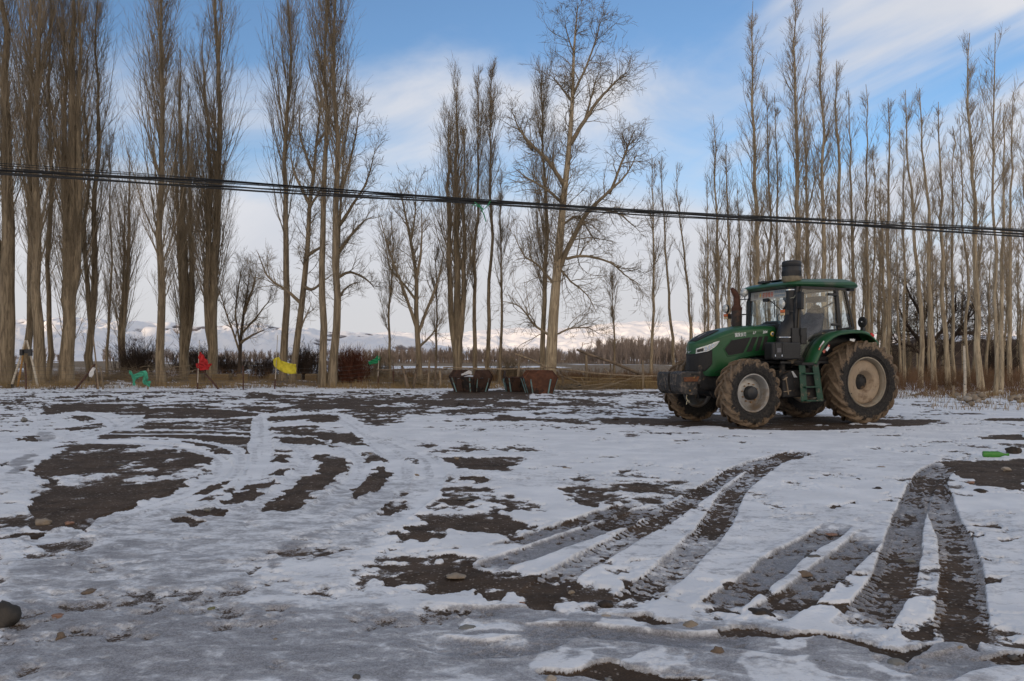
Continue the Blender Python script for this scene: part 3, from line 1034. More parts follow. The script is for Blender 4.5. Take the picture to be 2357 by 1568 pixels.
def poplar(seed, H, r0, cw, cb, dens=1.0, style='old', lean=(0, 0), forks=0, rt=.012):
    """a columnar poplar: (trunk mesh, crown mesh) around its own base.  cw: half width of the crown, cb: height where it starts"""
    rng = np.random.default_rng(seed)
    tp = trunk_path(rng, H, lean, H * .0035)
    tt = np.linspace(0, 1, len(tp))
    rad = r0 * (1 - tt) ** .9 + .012
    rad[0] *= 1.22
    rad[1] *= 1.04
    leaders = [(tp, rad)]
    for j in range(forks):
        h = rng.uniform(.05, .22)
        k = max(1, int(h * len(tp)))
        a = rng.uniform(-.5, .5) + (0 if j % 2 else math.pi)
        off = cw * rng.uniform(.28, .55)
        q = tp[k:].copy()
        s = np.linspace(0, 1, len(q))
        sh = (1 - np.exp(-s * 7)) * off
        q[:, 0] += math.cos(a) * sh
        q[:, 1] += math.sin(a) * sh
        q[:, 2] = q[0, 2] + (q[:, 2] - q[0, 2]) * rng.uniform(.72, .95)
        leaders.append((q, rad[k] * .72 * (1 - s) ** .85 + .012))
    tr = []
    for q, rr in leaders:
        tr.append(tubes_np(q[None], rr[None], 10))
    crown = []
    n_lead = len(leaders)
    for li, (q, rr) in enumerate(leaders):
        z0 = q[0, 2]
        zt = q[-1, 2]
        old = style == 'old'
        n1 = int((18 + (4.4 if old else 5.6) * (zt - max(z0, cb))) * dens * (1.0 if n_lead == 1 else .66))
        if not old:
            n1 = int(n1 * .60)
        lo = max(cb, z0 + .3)
        u = rng.uniform(0, 1, n1)
        z = lo + (zt - lo) * u ** .95 * (.975 if old else .94)
        x = np.interp(z, q[:, 2], q[:, 0])
        y = np.interp(z, q[:, 2], q[:, 1])
        r = np.interp(z, q[:, 2], rr)
        rel = (z - lo) / max(zt - lo, .1)
        prof = np.clip((.60 + .40 * np.sin(np.pi * np.clip(rel * 1.02, 0, 1) ** .8)) * (1 - rel ** 2.5 * .62), .15, 1)
        az = rng.uniform(0, 2 * np.pi, n1)
        ang = rng.uniform(R(14), R(34), n1) if old else rng.uniform(R(20), R(44), n1)
        reach = cw * prof * rng.uniform(.35, 1.15, n1)
        L = np.clip(reach / np.sin(ang) * (2.3 if old else 1.9), .5, 8.0) * (1 - .25 * rel)
        L = np.minimum(L, (zt - z) * 1.0 + (.7 if old else .25))
        D = np.stack([np.cos(az) * np.sin(ang), np.sin(az) * np.sin(ang), np.cos(ang)], 1)
        K = 7
        p1 = grow(rng, np.stack([x, y, z], 1), D, L, K, .17 if old else .13, .050)
        rb = np.minimum(r * .42, (.007 + .0050 * L) if old else (.007 + .0075 * L)) * rng.uniform(.7, 1.15, n1)
        r1 = rb[:, None] * (1 - np.linspace(0, 1, K + 1)[None] * .84)
        crown.append(tubes_np(p1, np.maximum(r1, .006), 4))
        n2 = 10 if old else 6
        p, d, r_, t, pi = sample(rng, p1, r1, n2, .10, .98, R(14), R(36))
        L2 = L[pi] * rng.uniform(.16, .42, len(pi)) * (1 - .35 * t) + .20
        p2 = grow(rng, p, d, L2, 3, .16, .07)
        r2 = np.maximum(np.minimum(r_ * .6, .013)[:, None] * np.array([1, .8, .6, .35])[None], rt * .40)
        crown.append(tubes_np(p2, r2, 3))
        n3 = 3
        p, d, r_, t, pi = sample(rng, p2, r2, n3, .15, 1.0, R(16), R(45))
        L3 = L2[pi] * rng.uniform(.30, .70, len(pi)) + .08
        p3 = grow(rng, p, d, L3, 2, .18, .10)
        r3 = np.repeat(np.array([[rt * .46, rt * .40, rt * .24]]), len(p3), 0)
        crown.append(tubes_np(p3, r3, 3))
    # a fringe of short shoots straight off the trunk
    n4 = int(90 * dens * (1 if style == 'old' else .5))
    p, d, r_, t, pi = sample(rng, tp[None], rad[None], n4, max(.04, cb / H * .30), .95, R(30), R(60))
    p4 = grow(rng, p, d, rng.uniform(.3, .9, n4), 3, .25, .12)
    crown.append(tubes_np(p4, np.repeat(np.array([[rt * .8, rt * .7, rt * .5, rt * .3]]), n4, 0), 3))
    return join_np(tr), join_np(crown)


def spread_tree(seed, limbs, n2=9, n3=6, n4=3, L2=(.9, 2.0), up=.05, wob=.16, rt=.011, ang=(25, 65), t0=.12):
    """a spreading tree from explicit limbs: list of (points, base radius, tip radius); the first is the trunk"""
    rng = np.random.default_rng(seed)
    tr, crown = [], []
    for i, (pts, ra, rb) in enumerate(limbs):
        L = catmull(pts, 6)
        K = len(L)
        s = np.linspace(0, 1, K)
        L = L + np.cumsum(rng.normal(0, .012, (K, 3)), 0) * (0 if i == 0 else 1)
        rr = ra * (1 - s) ** .85 + rb
        if i == 0:
            rr[:3] *= np.array([1.25, 1.12, 1.04])
        (tr if i == 0 else crown).append(tubes_np(L[None], rr[None], 9 if i == 0 else 7))
        length = float(np.linalg.norm(np.diff(L, axis=0), axis=1).sum())
        nn = max(4, int(n2 * length / 2.2))
        a, d, r_, t, pi = sample(rng, L[None], rr[None], nn, t0 if i else .30, .99, R(ang[0]), R(ang[1]))
        Ls = rng.uniform(L2[0], L2[1], nn) * (1 - .45 * t) * (.7 + .5 * min(1, length / 4))
        p2 = grow(rng, a, d, Ls, 6, up, wob)
        r2 = np.minimum(r_ * .5, .008 + .010 * Ls)[:, None] * (1 - np.linspace(0, 1, 7)[None] * .8)
        r2 = np.maximum(r2, rt * .5)
        crown.append(tubes_np(p2, r2, 4))
        a, d, r_, t, pi = sample(rng, p2, r2, n3, .1, 1.0, R(25), R(60))
        L3 = Ls[pi] * rng.uniform(.22, .5, len(pi)) + .12
        p3 = grow(rng, a, d, L3, 3, up * 1.4, wob * 1.1)
        r3 = np.maximum(np.minimum(r_ * .6, .012)[:, None] * np.array([1, .8, .6, .4])[None], rt * .42)
        crown.append(tubes_np(p3, r3, 3))
        if n4:
            a, d, r_, t, pi = sample(rng, p3, r3, n4, .2, 1.0, R(25), R(60))
            L4 = L3[pi] * rng.uniform(.3, .7, len(pi)) + .08
            p4 = grow(rng, a, d, L4, 2, up * 2, wob * 1.2)
            crown.append(tubes_np(p4, np.repeat(np.array([[rt * .6, rt * .5, rt * .3]]), len(p4), 0), 3))
    return join_np(tr), join_np(crown)


def plant_tree(name, label, cat, loc, tm, cm, bark, twig, group=None, rz=0.0, scale=1.0):
    t = thing(name, label, cat, loc, rz, group)
    t.scale = (scale,) * 3
    a = link('trunk', mesh_np('trunk', *tm, smooth=True) if isinstance(tm, tuple) else tm, bark, t)
    b = link('crown', mesh_np('crown', *cm) if isinstance(cm, tuple) else cm, twig, t)
    return t


def poplar_at(seed, ub, vb, ut, vt, wpx, cwpx, vcb, label, group, dens=1.0, style='old', forks=0, bark=None, twig=None, Y=None):
    Y = Y or depth_of(vb)
    k = Y / FPX
    base = at(ub, vb, Y)
    base.z = 0.0 - .06
    top = at(ut, vt, Y)
    H = top.z - base.z
    tm, cm = poplar(seed, H, wpx * k / 2, cwpx * k, max(.4, CAM_H + (V0 - vcb) * k), dens, style, (top.x - base.x, 0), forks, rt=.0105)
    return plant_tree('poplar_tree', label, 'tree', base, tm, cm, bark or (BARK_OLD if style == 'old' else BARK_PALE), twig or (TWIG if style == 'old' else TWIG_PALE), group)


GL, GM, GR = 'bare poplars in the left row', 'bare poplars in the middle of the row', 'slim bare poplars of the right grove'
LEFT = [
    (1, 14, 888, 8, -220, 42, 62, 640, 1.15, 1, 'huge dark bare poplar with the thickest trunk, standing at the left edge of the yard'),
    (2, 69, 878, 64, -120, 19, 38, 560, .9, 0, 'dark bare poplar trunk half hidden behind the wooden tripod'),
    (3, 90, 888, 96, -220, 27, 60, 690, 1.2, 0, 'broad bare poplar with a pale trunk just right of the wooden tripod'),
    (4, 109, 882, 118, -160, 13, 36, 660, .8, 0, 'thin bare poplar squeezed close behind the pale trunk beside the tripod'),
    (5, 152, 887, 162, -180, 34, 56, 770, 1.2, 2, 'many-stemmed bare poplar with shoots from its foot, left of the white scrap on the fence'),
    (6, 212, 884, 228, -70, 18, 46, 790, .9, 1, 'bare poplar that forks low down, behind the fence post with the white scrap'),
    (7, 246, 874, 252, 300, 7, 18, 760, .6, 0, 'very thin bare poplar sapling right of the low-forking poplar'),
    (8, 287, 868, 296, 340, 15, 40, 770, .95, 1, 'shorter dark bare poplar behind the pile of cut brushwood'),
    (9, 372, 889, 374, -170, 21, 56, 690, 1.15, 0, 'bare poplar with a clean pale lower trunk beside the tattered green cloth'),
    (10, 425, 877, 414, 110, 23, 36, 770, .95, 2, 'bare poplar whose trunk splits like a candelabra, left of the red flag'),
    (11, 486, 880, 492, -170, 24, 56, 700, 1.2, 1, 'full bare poplar with a twin trunk just right of the red flag'),
    (13, 651, 884, 664, -70, 19, 44, 560, 1.0, 0, 'tall bare poplar standing right behind the yellow flag'),
    (15, 742, 893, 752, -190, 19, 38, 480, .95, 0, 'left trunk of the fused pair of tall poplars beside the red willow'),
    (16, 763, 893, 780, -170, 21, 48, 560, 1.1, 0, 'right trunk of the fused pair of tall poplars beside the red willow'),
]
MIDDLE = [
    (17, 898, 885, 901, 488, 7, 24, 770, .7, 0, 'slender bare poplar left of the branching tree near the small green flag'),
    (19, 1002, 886, 1001, 560, 6, 22, 800, .6, 0, 'small bare poplar sapling left of the steel bin filled with rubbish'),
    (20, 1049, 888, 1052, 180, 23, 40, 770, 1.1, 2, 'bushy bare poplar with several stems rising behind the steel bin filled with rubbish'),
    (21, 1097, 887, 1102, 150, 11, 24, 690, .9, 0, 'straight pale bare poplar above the right end of the steel bin filled with rubbish'),
    (22, 1125, 887, 1134, 158, 11, 24, 560, 1.0, 0, 'dark-trunked bare poplar in the gap between the rusty bins'),
    (23, 1150, 887, 1152, 410, 8, 17, 720, .7, 0, 'thin short bare poplar just right of the dark-trunked poplar between the bins'),
    (24, 1252, 890, 1250, 146, 14, 38, 760, 1.1, 0, 'columnar bare poplar standing close left of the great spreading cottonwood'),
    (26, 1412, 888, 1412, 630, 6, 14, 760, .6, 0, 'little bare poplar with a narrow broom crown behind the pole fence'),
]
RIGHT = [
    (31, 1498, 886, 1500, 355, 9, 17, 790, .9, 'first slim bare poplar right of the leaning fence pole, straight and narrow'),
    (32, 1553, 882, 1524, 360, 9, 15, 700, .5, 'thin bare poplar leaning left, just left of the front weights of the tractor'),
    (33, 1600, 882, 1556, 380, 9, 17, 690, .5, 'thin bare poplar leaning left behind the tractor bonnet nose'),
    (34, 1627, 886, 1628, 410, 7, 15, 780, .7, 'fine bare poplar above the middle of the tractor bonnet'),
    (35, 1655, 886, 1642, 265, 11, 25, 740, .9, 'bare poplar rising just left of the rusty exhaust pipe'),
    (36, 1680, 886, 1671, 332, 12, 20, 740, .9, 'bare poplar rising straight out behind the rusty exhaust pipe'),
    (37, 1706, 884, 1697, 420, 8, 15, 760, .8, 'short slim bare poplar between the exhaust pipe and the tractor cab'),
    (38, 1750, 890, 1733, 2, 16, 25, 730, 1.2, 'very tall bare poplar above the left edge of the cab roof'),
    (39, 1775, 886, 1766, 200, 10, 20, 730, 1.0, 'bare poplar of middle height right of the very tall one above the cab roof edge'),
    (40, 1800, 886, 1783, 214, 9, 18, 730, .9, 'bare poplar directly left of the black air cleaner above the cab'),
    (41, 1852, 890, 1830, -20, 18, 27, 700, 1.2, 'tallest bare poplar, rising behind the black air cleaner of the tractor'),
    (42, 1872, 886, 1853, 200, 15, 30, 730, 1.1, 'stout leaning bare poplar just right of the black air cleaner'),
    (43, 1904, 890, 1894, 18, 15, 24, 720, 1.1, 'very tall bare poplar above the middle of the cab roof'),
    (44, 1930, 890, 1925, 140, 18, 23, 730, 1.0, 'thick-stemmed bare poplar above the rear half of the cab roof'),
    (45, 1968, 888, 1953, 208, 12, 20, 740, .8, 'bare poplar at the rear edge of the cab roof'),
    (46, 2003, 888, 1993, 194, 10, 23, 740, .8, 'bare poplar with an open fan top, right of the cab roof'),
    (47, 2012, 886, 2010, 330, 8, 15, 760, .7, 'low bare poplar close behind the one with the open fan top'),
    (48, 2042, 890, 2044, 225, 13, 20, 740, .8, 'bare poplar above the small lamp on the rear mudguard'),
    (49, 2081, 891, 2077, 300, 8, 15, 690, .7, 'pale thin bare poplar just right of the big rear tyre'),
    (50, 2118, 893, 2084, 207, 13, 22, 720, .7, 'bare poplar leaning left across the left half of the dark apple tree'),
    (51, 2151, 897, 2116, 203, 14, 22, 720, .7, 'bare poplar leaning left across the forked trunk of the dark apple tree'),
    (52, 2183, 897, 2160, 235, 14, 22, 760, .9, 'grey bare poplar just left of the white birch post'),
    (53, 2194, 896, 2192, 290, 9, 16, 720, .8, 'pale bare poplar touching the grey one left of the white birch post'),
    (54, 2230, 892, 2207, 262, 8, 18, 700, .7, 'thin bare poplar close behind the white birch post'),
    (55, 2259, 902, 2232, 76, 17, 24, 740, 1.1, 'tall thick bare poplar above the heap of stones'),
    (56, 2291, 910, 2291, 76, 10, 28, 640, .6, 'tall bare poplar with long whip-like top shoots, over the right end of the birch log'),
    (57, 2303, 905, 2312, 240, 12, 18, 720, .8, 'bare poplar leaning right, just behind the one with whip-like top shoots'),
    (58, 2326, 890, 2333, 212, 12, 22, 740, .9, 'second bare poplar in from the right edge of the picture'),
    (59, 2352, 893, 2357, 215, 11, 22, 740, .9, 'bare poplar at the very right edge of the picture'),
]

for (sd_, ub, vb, ut, vt, wp, cw, vcb, dens, fk, lab) in LEFT:
    poplar_at(sd_, ub, vb, ut, vt, wp * .88, cw * .98, vcb + (45 if ub < 520 else 20), lab, GL, dens * (1.05 if ub < 520 else .95), 'old', fk)
for (sd_, ub, vb, ut, vt, wp, cw, vcb, dens, fk, lab) in MIDDLE:
    poplar_at(sd_, ub, vb, ut, vt, wp * .9, cw, vcb, lab, GM, dens * .85, 'old', fk)
for (sd_, ub, vb, ut, vt, wp, cw, vcb, dens, lab) in RIGHT:
    poplar_at(sd_, ub, vb, ut, vt, wp * .80, cw * 1.35, vcb, lab, GR, dens * (1.35 if vt < 30 else 1.1), 'slim')

# back rows of the grove: copies of four young trees
protos = []
for i in range(5):
    protos.append((mesh_np('trunk', *poplar(200 + i, 13.0, .11, .55, 3.0, .8, 'slim', (.3, 0), 0, .016)[0], smooth=True), None))
for i in range(5):
    tm, cm = poplar(200 + i, 13.0, .12, .62, 3.0, .85, 'slim', (random.Random(i).uniform(-.5, .5), 0), 0, .018)
    a, b = mesh_np('trunk', *tm, smooth=True), mesh_np('crown', *cm)
    a.materials.append(BARK_PALE)
    b.materials.append(TWIG_PALE)
    protos[i] = (a, b)
rg = random.Random(8)
us = [1600 + 13.0 * i + rg.uniform(-6, 6) for i in range(61)]
for i, u in enumerate(us):
    Y = rg.uniform(45, 70)
    h = rg.uniform(8.0, 13.0) * (.8 if u < 1690 else 1.0)
    p = at(u, 880, Y)
    a, b = protos[i % 5]
    t = thing('poplar_tree', 'thin bare poplar in the crowded back rows of the right grove', 'tree', (p.x, Y, -.08), rg.uniform(0, 6.28), 'thin poplars in the back rows of the right grove')
    sxy = rg.uniform(.62, 1.15)
    t.scale = (h / 13 * sxy, h / 13 * sxy, h / 13)
    t.rotation_euler = (rg.gauss(0, .025), rg.gauss(0, .03), rg.uniform(0, 6.28))
    link('trunk', a, None, t)
    link('crown', b, None, t)


# ------------------------------------------------------------------ spreading trees, drawn limb by limb
def limb_world(origin, Y, pts, dy0, dy1):
    o = []
    for i, (u, v) in enumerate(pts):
        f = i / max(1, len(pts) - 1)
        q = at(u, v, Y)
        o.append((q.x - origin.x, (dy0 + (dy1 - dy0) * f), q.z - origin.z))
    return o


def spread_at(name, seed, Y, limbs, label, cat, bark, twig, group=None, **kw):
    k = Y / FPX
    u, v = limbs[0][0][0]
    base = at(u, v, Y)
    base.z = -.06
    rng = random.Random(seed)
    ls = []
    for i, (pts, ra, rb) in enumerate(limbs):
        d1 = 0 if i == 0 else rng.uniform(-1.6, 1.6)
        ls.append((limb_world(base, Y, pts, 0, d1), ra * k, rb * k))
    tm, cm = spread_tree(seed, ls, **kw)
    return plant_tree(name, label, cat, base, tm, cm, bark, twig, group)


spread_at('cottonwood_tree', 301, 38.5, [
    (P("1266,896 1269,820 1274,730 1281,640 1289,550 1297,460 1308,360 1317,240 1321,120 1330,8"), 13.5, .8),
    (P("1283,632 1304,580 1332,525 1364,480 1402,445 1440,412 1468,360"), 6.5, .7),
    (P("1364,482 1405,478 1446,492 1484,520"), 3.4, .5),
    (P("1402,447 1432,380 1450,330 1462,300"), 3.0, .5),
    (P("1302,596 1345,590 1400,606 1440,636 1476,660"), 3.2, .5),
    (P("1310,335 1345,280 1380,232 1412,200 1446,182"), 5.0, .6),
    (P("1345,280 1358,230 1372,185 1386,150"), 2.6, .5),
    (P("1300,432 1268,385 1226,345 1196,310 1176,262"), 5.0, .6),
    (P("1226,345 1206,300 1204,262"), 2.2, .4),
    (P("1296,470 1258,440 1216,420 1180,400"), 3.6, .5),
    (P("1317,235 1294,190 1274,150"), 2.8, .4),
    (P("1318,220 1348,165 1368,110 1374,70"), 2.8, .4),
    (P("1322,120 1306,70 1300,40"), 1.6, .3),
    (P("1270,775 1232,748 1196,706 1150,692"), 2.8, .5),
    (P("1280,660 1240,610 1205,580 1180,520"), 3.0, .5),
    (P("1276,772 1312,756 1356,752 1384,764"), 2.0, .5),
    (P("1284,610 1312,650 1350,680 1372,720"), 2.2, .5),
    (P("1292,520 1330,500 1360,540 1380,560"), 2.6, .4),
], 'great bare cottonwood with a thick pale trunk and wide twisting limbs, behind the rusty bins', 'tree', BARK_PALE, TWIG, None,
    n2=11, n3=6, n4=3, L2=(.9, 2.3), up=.02, wob=.20, rt=.012)
spread_at('leaning_tree', 302, 41.0, [
    (P("672,888 682,800 694,705 703,620 709,550 713,470 722,400 728,330 736,260 740,200"), 7.6, .8),
    (P("704,590 722,566 740,548"), 4.5, .6),
    (P("712,470 694,430 676,385 668,330"), 4.0, .5),
    (P("722,400 704,355 690,300 694,250"), 3.6, .5),
    (P("728,335 752,300 766,262"), 3.0, .5),
    (P("694,700 660,668 622,640 600,580"), 4.0, .5),
    (P("698,660 722,668 748,655 778,640"), 4.0, .5),
    (P("713,480 738,440 752,400"), 3.0, .5),
    (P("684,780 700,740 716,700"), 2.6, .5),
], 'bent bare tree leaning right with crooked limbs, right of the yellow flag', 'tree', BARK_OLD, TWIG, None,
    n2=9, n3=6, n4=3, L2=(.8, 1.9), up=.04, wob=.17)
spread_at('spreading_tree', 304, 41.5, [
    (P("770,880 772,760 776,640 780,540 786,440 790,360"), 6, .8),
    (P("778,580 806,550 838,520 866,508"), 4.0, .5),
    (P("780,520 812,470 842,420 868,330"), 4.0, .5),
    (P("776,640 806,625 842,640 860,660"), 3.5, .5),
    (P("786,440 806,380 822,310 830,250"), 3.6, .5),
    (P("776,690 800,662 832,650"), 3.0, .5),
    (P("790,362 800,290 806,220"), 2.6, .5),
], 'bare tree with side limbs sweeping right, hidden behind the fused pair of tall poplars', 'tree', BARK_OLD, TWIG, None,
    n2=10, n3=6, n4=3, L2=(.8, 1.7), up=.08, wob=.15)
spread_at('spreading_tree', 303, 40.0, [
    (P("967,892 963,810 958,720 958,640 946,560 932,490 920,430"), 6.6, .8),
    (P("961,760 936,680 908,600 886,510"), 4.0, .5),
    (P("961,770 984,700 1004,640 1016,580"), 4.0, .5),
    (P("958,640 972,570 974,490"), 3.4, .5),
    (P("958,690 924,650 894,620 876,590"), 3.0, .4),
    (P("963,800 990,770 1014,730"), 3.0, .4),
    (P("946,560 958,500 962,430"), 2.6, .4),
], 'bare branching tree with crossing limbs right of the small green flag', 'tree', BARK_OLD, TWIG, None,
    n2=9, n3=6, n4=2, L2=(.8, 1.8), up=.09, wob=.14)
spread_at('spreading_tree', 305, 52.0, [
    (P("550,880 553,800 560,730 568,680 574,630"), 4.5, .5),
    (P("552,810 532,740 522,690 516,660"), 2.2, .3),
    (P("556,770 590,730 612,700 622,680"), 2.2, .3),
    (P("553,800 540,720 545,650 552,610"), 2.2, .3),
    (P("562,720 586,670 600,630"), 3.4, .5),
    (P("554,790 588,770 620,758"), 3.0, .5),
], 'low round bare tree with fanned stems between the red and yellow flags', 'tree', BARK_DARK, TWIG, None,
    n2=12, n3=6, n4=3, L2=(.8, 1.9), up=.12, wob=.11, rt=.009)
spread_at('apple_tree', 306, 50.0, [
    (P("2140,884 2138,840 2134,800 2122,762"), 10, 2.5),
    (P("2134,805 2102,765 2072,720 2052,680"), 4.5, .6),
    (P("2128,780 2116,720 2096,680 2086,650"), 4, .6),
    (P("2136,800 2166,760 2186,720 2180,670"), 4, .6),
    (P("2150,870 2168,820 2206,770 2246,728 2276,700"), 4.5, .6),
    (P("2186,790 2216,740 2226,690"), 3, .5),
    (P("2122,765 2140,710 2146,660"), 3, .5),
    (P("2138,835 2100,800 2064,790 2040,760"), 3, .5),
    (P("2206,770 2246,766 2284,756"), 4, .6),
], 'dark gnarled apple tree with a forked trunk and dense crown, behind the right grove', 'tree', BARK_DARK, TWIG_DARK, None,
    n2=14, n3=7, n4=3, L2=(.9, 2.2), up=.05, wob=.22, rt=.014)


# ------------------------------------------------------------------ shrubs: many stems from one foot
def shrub(seed, n, h, spread, rt, wob=.10, up=.06):
    rng = np.random.default_rng(seed)
    az = rng.uniform(0, 6.283, n)
    a = rng.uniform(R(3), R(38), n)
    P0 = np.stack([rng.normal(0, spread * .35, n), rng.normal(0, spread * .3, n), np.full(n, -.05)], 1)
    D = np.stack([np.cos(az) * np.sin(a), np.sin(az) * np.sin(a), np.cos(a)], 1)
    L = h * rng.uniform(.55, 1.05, n)
    p1 = grow(rng, P0, D, L, 6, up, wob)
    r1 = np.repeat((rt * 1.6 * (1 - np.linspace(0, 1, 7) * .75))[None], n, 0)
    out_ = [tubes_np(p1, r1, 4)]
    a_, d, r_, t, pi = sample(rng, p1, r1, 7, .2, 1., R(18), R(45))
    p2 = grow(rng, a_, d, L[pi] * rng.uniform(.2, .42, len(pi)), 3, up, wob * 1.2)
    r2 = np.repeat(np.array([[rt * .8, rt * .7, rt * .5, rt * .3]]), len(p2), 0)
    out_.append(tubes_np(p2, r2, 3))
    a_, d, r_, t, pi = sample(rng, p2, r2, 3, .2, 1., R(18), R(50))
    p3 = grow(rng, a_, d, rng.uniform(.15, .45, len(pi)), 2, up, wob)
    out_.append(tubes_np(p3, np.repeat(np.array([[rt * .5, rt * .4, rt * .25]]), len(p3), 0), 3))
    return join_np(out_)


def shrub_at(seed, u, v, h, spread, n, label, twig, Y=None, rt=.012, group=None):
    Y = Y or depth_of(v)
    p = at(u, v, Y)
    o = link('shrub', mesh_np('shrub', *shrub(seed, n, h, spread, rt)), twig)
    o.location = (p.x, Y, -.02)
    return tag(o, label, 'shrub', group)


shrub_at(401, 808, 887, 1.75, 1.1, 150, 'dense red willow bush beside the fused pair of poplars', TWIG_RED, 42.0, .010)
shrub_at(402, 318, 870, 2.7, 2.0, 120, 'dark leafless bush behind the brushwood pile, left of the clean-trunked poplar', TWIG_DARK, 58.0, .014, 'dark shrubs behind the left row')
shrub_at(403, 450, 870, 2.3, 2.0, 120, 'dark leafless bush behind the candelabra poplar, left of the red flag', TWIG_DARK, 58.0, .014, 'dark shrubs behind the left row')
shrub_at(404, 536, 870, 1.6, 1.6, 90, 'low dark leafless bush right of the red flag', TWIG_DARK, 58.0, .013, 'dark shrubs behind the left row')
shrub_at(405, 698, 875, 2.2, 1.3, 110, 'dark leafless bush right of the yellow flag', TWIG_DARK, 52.0, .013, 'dark shrubs behind the left row')
shrub_at(406, 615, 870, 1.5, 1.5, 80, 'low dark leafless bush just left of the yellow flag', TWIG_DARK, 58.0, .013, 'dark shrubs behind the left row')
shrub_at(407, 868, 880, 1.7, 1.0, 60, 'thin brown bush under the small green flag', TWIG, 48.0, .011)
shrub_at(408, 1168, 880, 1.3, 1.0, 60, 'low brown bush showing between the rusty bins', TWIG, 46.0, .011)
shrub_at(409, 2050, 892, 2.6, 1.6, 90, 'brown leafless bush behind the rear tyre, left of the apple tree', TWIG, 54.0, .013)
shrub_at(410, 2320, 890, 3.0, 1.8, 90, 'dark tall bush behind the poplars at the right edge', TWIG_DARK, 56.0, .013)


# ------------------------------------------------------------------ the far wood, one mass
def far_wood():
    rng = np.random.default_rng(77)
    parts = []
    rows = []
    for (u0, u1, vt0, vt1, Y0, Y1, n) in ((300, 1030, 806, 826, 330, 420, 320), (860, 1260, 800, 822, 300, 400, 260), (1140, 1420, 806, 826, 300, 420, 200), (1375, 1720, 778, 806, 230, 330, 330), (1340, 1720, 800, 826, 240, 330, 160), (860, 1400, 815, 829, 300, 420, 200), (1700, 2600, 790, 815, 230, 320, 200), (-500, 300, 800, 825, 300, 400, 110)):
        for i in range(n):
            rows.append((rng.uniform(u0, u1), rng.uniform(vt0, vt1), rng.uniform(Y0, Y1)))
    for (u, vt, Y) in rows:
        H = (V0 - vt) / FPX * Y + CAM_H
        x = (u - U0) / FPX * Y
        tp = np.array([[x, Y, -1.0], [x + rng.normal(0, .1), Y, H * .5], [x + rng.normal(0, .2), Y, H]])
        parts.append(tubes_np(tp[None], np.array([[.15, .10, .03]]), 4))
        m = 12
        z = rng.uniform(.10, .9, m) * H
        az = rng.uniform(0, 6.283, m)
        a = rng.uniform(R(12), R(30), m)
        D = np.stack([np.cos(az) * np.sin(a), np.sin(az) * np.sin(a), np.cos(a)], 1)
        p = grow(rng, np.stack([np.full(m, x), np.full(m, Y), z], 1), D, (H - z) * rng.uniform(.35, .7, m) + .6, 3, .12, .08)
        parts.append(tubes_np(p, np.repeat(np.array([[.085, .075, .06, .03]]), m, 0), 3))
        p_, d, r_, t, pi = sample(rng, p, np.full((m, 4), .05), 3, .1, 1, R(15), R(40))
        p2 = grow(rng, p_, d, rng.uniform(.6, 1.8, len(pi)), 2, .1, .1)
        parts.append(tubes_np(p2, np.repeat(np.array([[.055, .045, .03]]), len(p2), 0), 3))
    o = link('distant_trees', mesh_np('distant_trees', *join_np(parts)), mat('distant_twigs', (.300, .240, .200), .95, var=.25, vscale=.05, spec=.05))
    tag(o, 'hazy brown wood of bare trees far across the fields', 'trees', kind='stuff')


far_wood()
# ------------------------------------------------------------------ the tractor
TR_LOC, TR_ROT = (7.09, 17.87, 0.0), R(202)
GREEN = mat('tractor_green', (.010, .074, .022), .36, var=.12, vscale=3, col2=(.085, .095, .065), c2lo=.60, c2hi=.80, c2scale=2.2, spec=.5, bump=.03, bscale=6)
GREEN_D = mat('step_green', (.009, .055, .030), .5, var=.2, vscale=8, col2=(.16, .12, .085), c2lo=.55, c2hi=.72, c2scale=7)
BLACK = mat('black_plastic', (.016, .016, .017), .5, var=.25, vscale=5, col2=(.10, .085, .07), c2lo=.60, c2hi=.85, c2scale=6)
BLACKM = mat('black_mesh', (.012, .011, .011), .65, var=.3, vscale=80, bump=.5, bscale=160)
GRIME = mat('grimy_iron', (.022, .021, .021), .75, var=.35, vscale=5, col2=(.17, .115, .070), c2lo=.58, c2hi=.70, c2scale=4.5, bump=.4, bscale=14)
IRON = mat('worn_black_iron', (.030, .028, .027), .6, var=.3, vscale=8, col2=(.15, .115, .09), c2lo=.50, c2hi=.66, c2scale=9, bump=.3, bscale=22)
RUSTY = mat('rust_patch', (.17, .065, .028), .85, var=.4, vscale=9, col2=(.035, .028, .024), c2lo=.50, c2hi=.64, c2scale=9, bump=.3, bscale=24)
SILVER = mat('rim_silver', (.36, .35, .33), .45, .35, var=.10, vscale=4, col2=(.23, .175, .125), c2lo=.46, c2hi=.70, c2scale=3)
DUSTY = mat('mud_dusted_rim', (.34, .26, .18), .8, var=.15, vscale=3, col2=(.20, .135, .085), c2lo=.52, c2hi=.72, c2scale=4)
BRASS = mat('brass_nut', (.35, .20, .08), .4, .8)
RUST = mat('exhaust_rust', (.078, .030, .017), .85, var=.35, vscale=7, col2=(.05, .022, .014), c2lo=.5, c2hi=.7, c2scale=9)
DARKEX = mat('sooty_muffler', (.028, .020, .017), .7, var=.4, vscale=6, col2=(.10, .042, .022), c2lo=.52, c2hi=.72, c2scale=5)
CHROME = mat('chrome', (.75, .75, .75), .15, 1.0)
LENS = mat('lamp_glass', (.62, .62, .58), .12, .25, var=.25, vscale=40)
ORANGE = mat('orange_lens', (.62, .13, .02), .25)
AMBERW = mat('amber_white_lens', (.62, .45, .25), .25)
REDL = mat('red_lens', (.55, .02, .02), .25)
WHITEP = mat('white_print', (.74, .76, .76), .6)
REDP = mat('red_print', (.60, .16, .11), .6)
BLUEP = mat('blue_print', (.22, .33, .46), .6)
YELP = mat('yellow_print', (.85, .55, .06), .6)
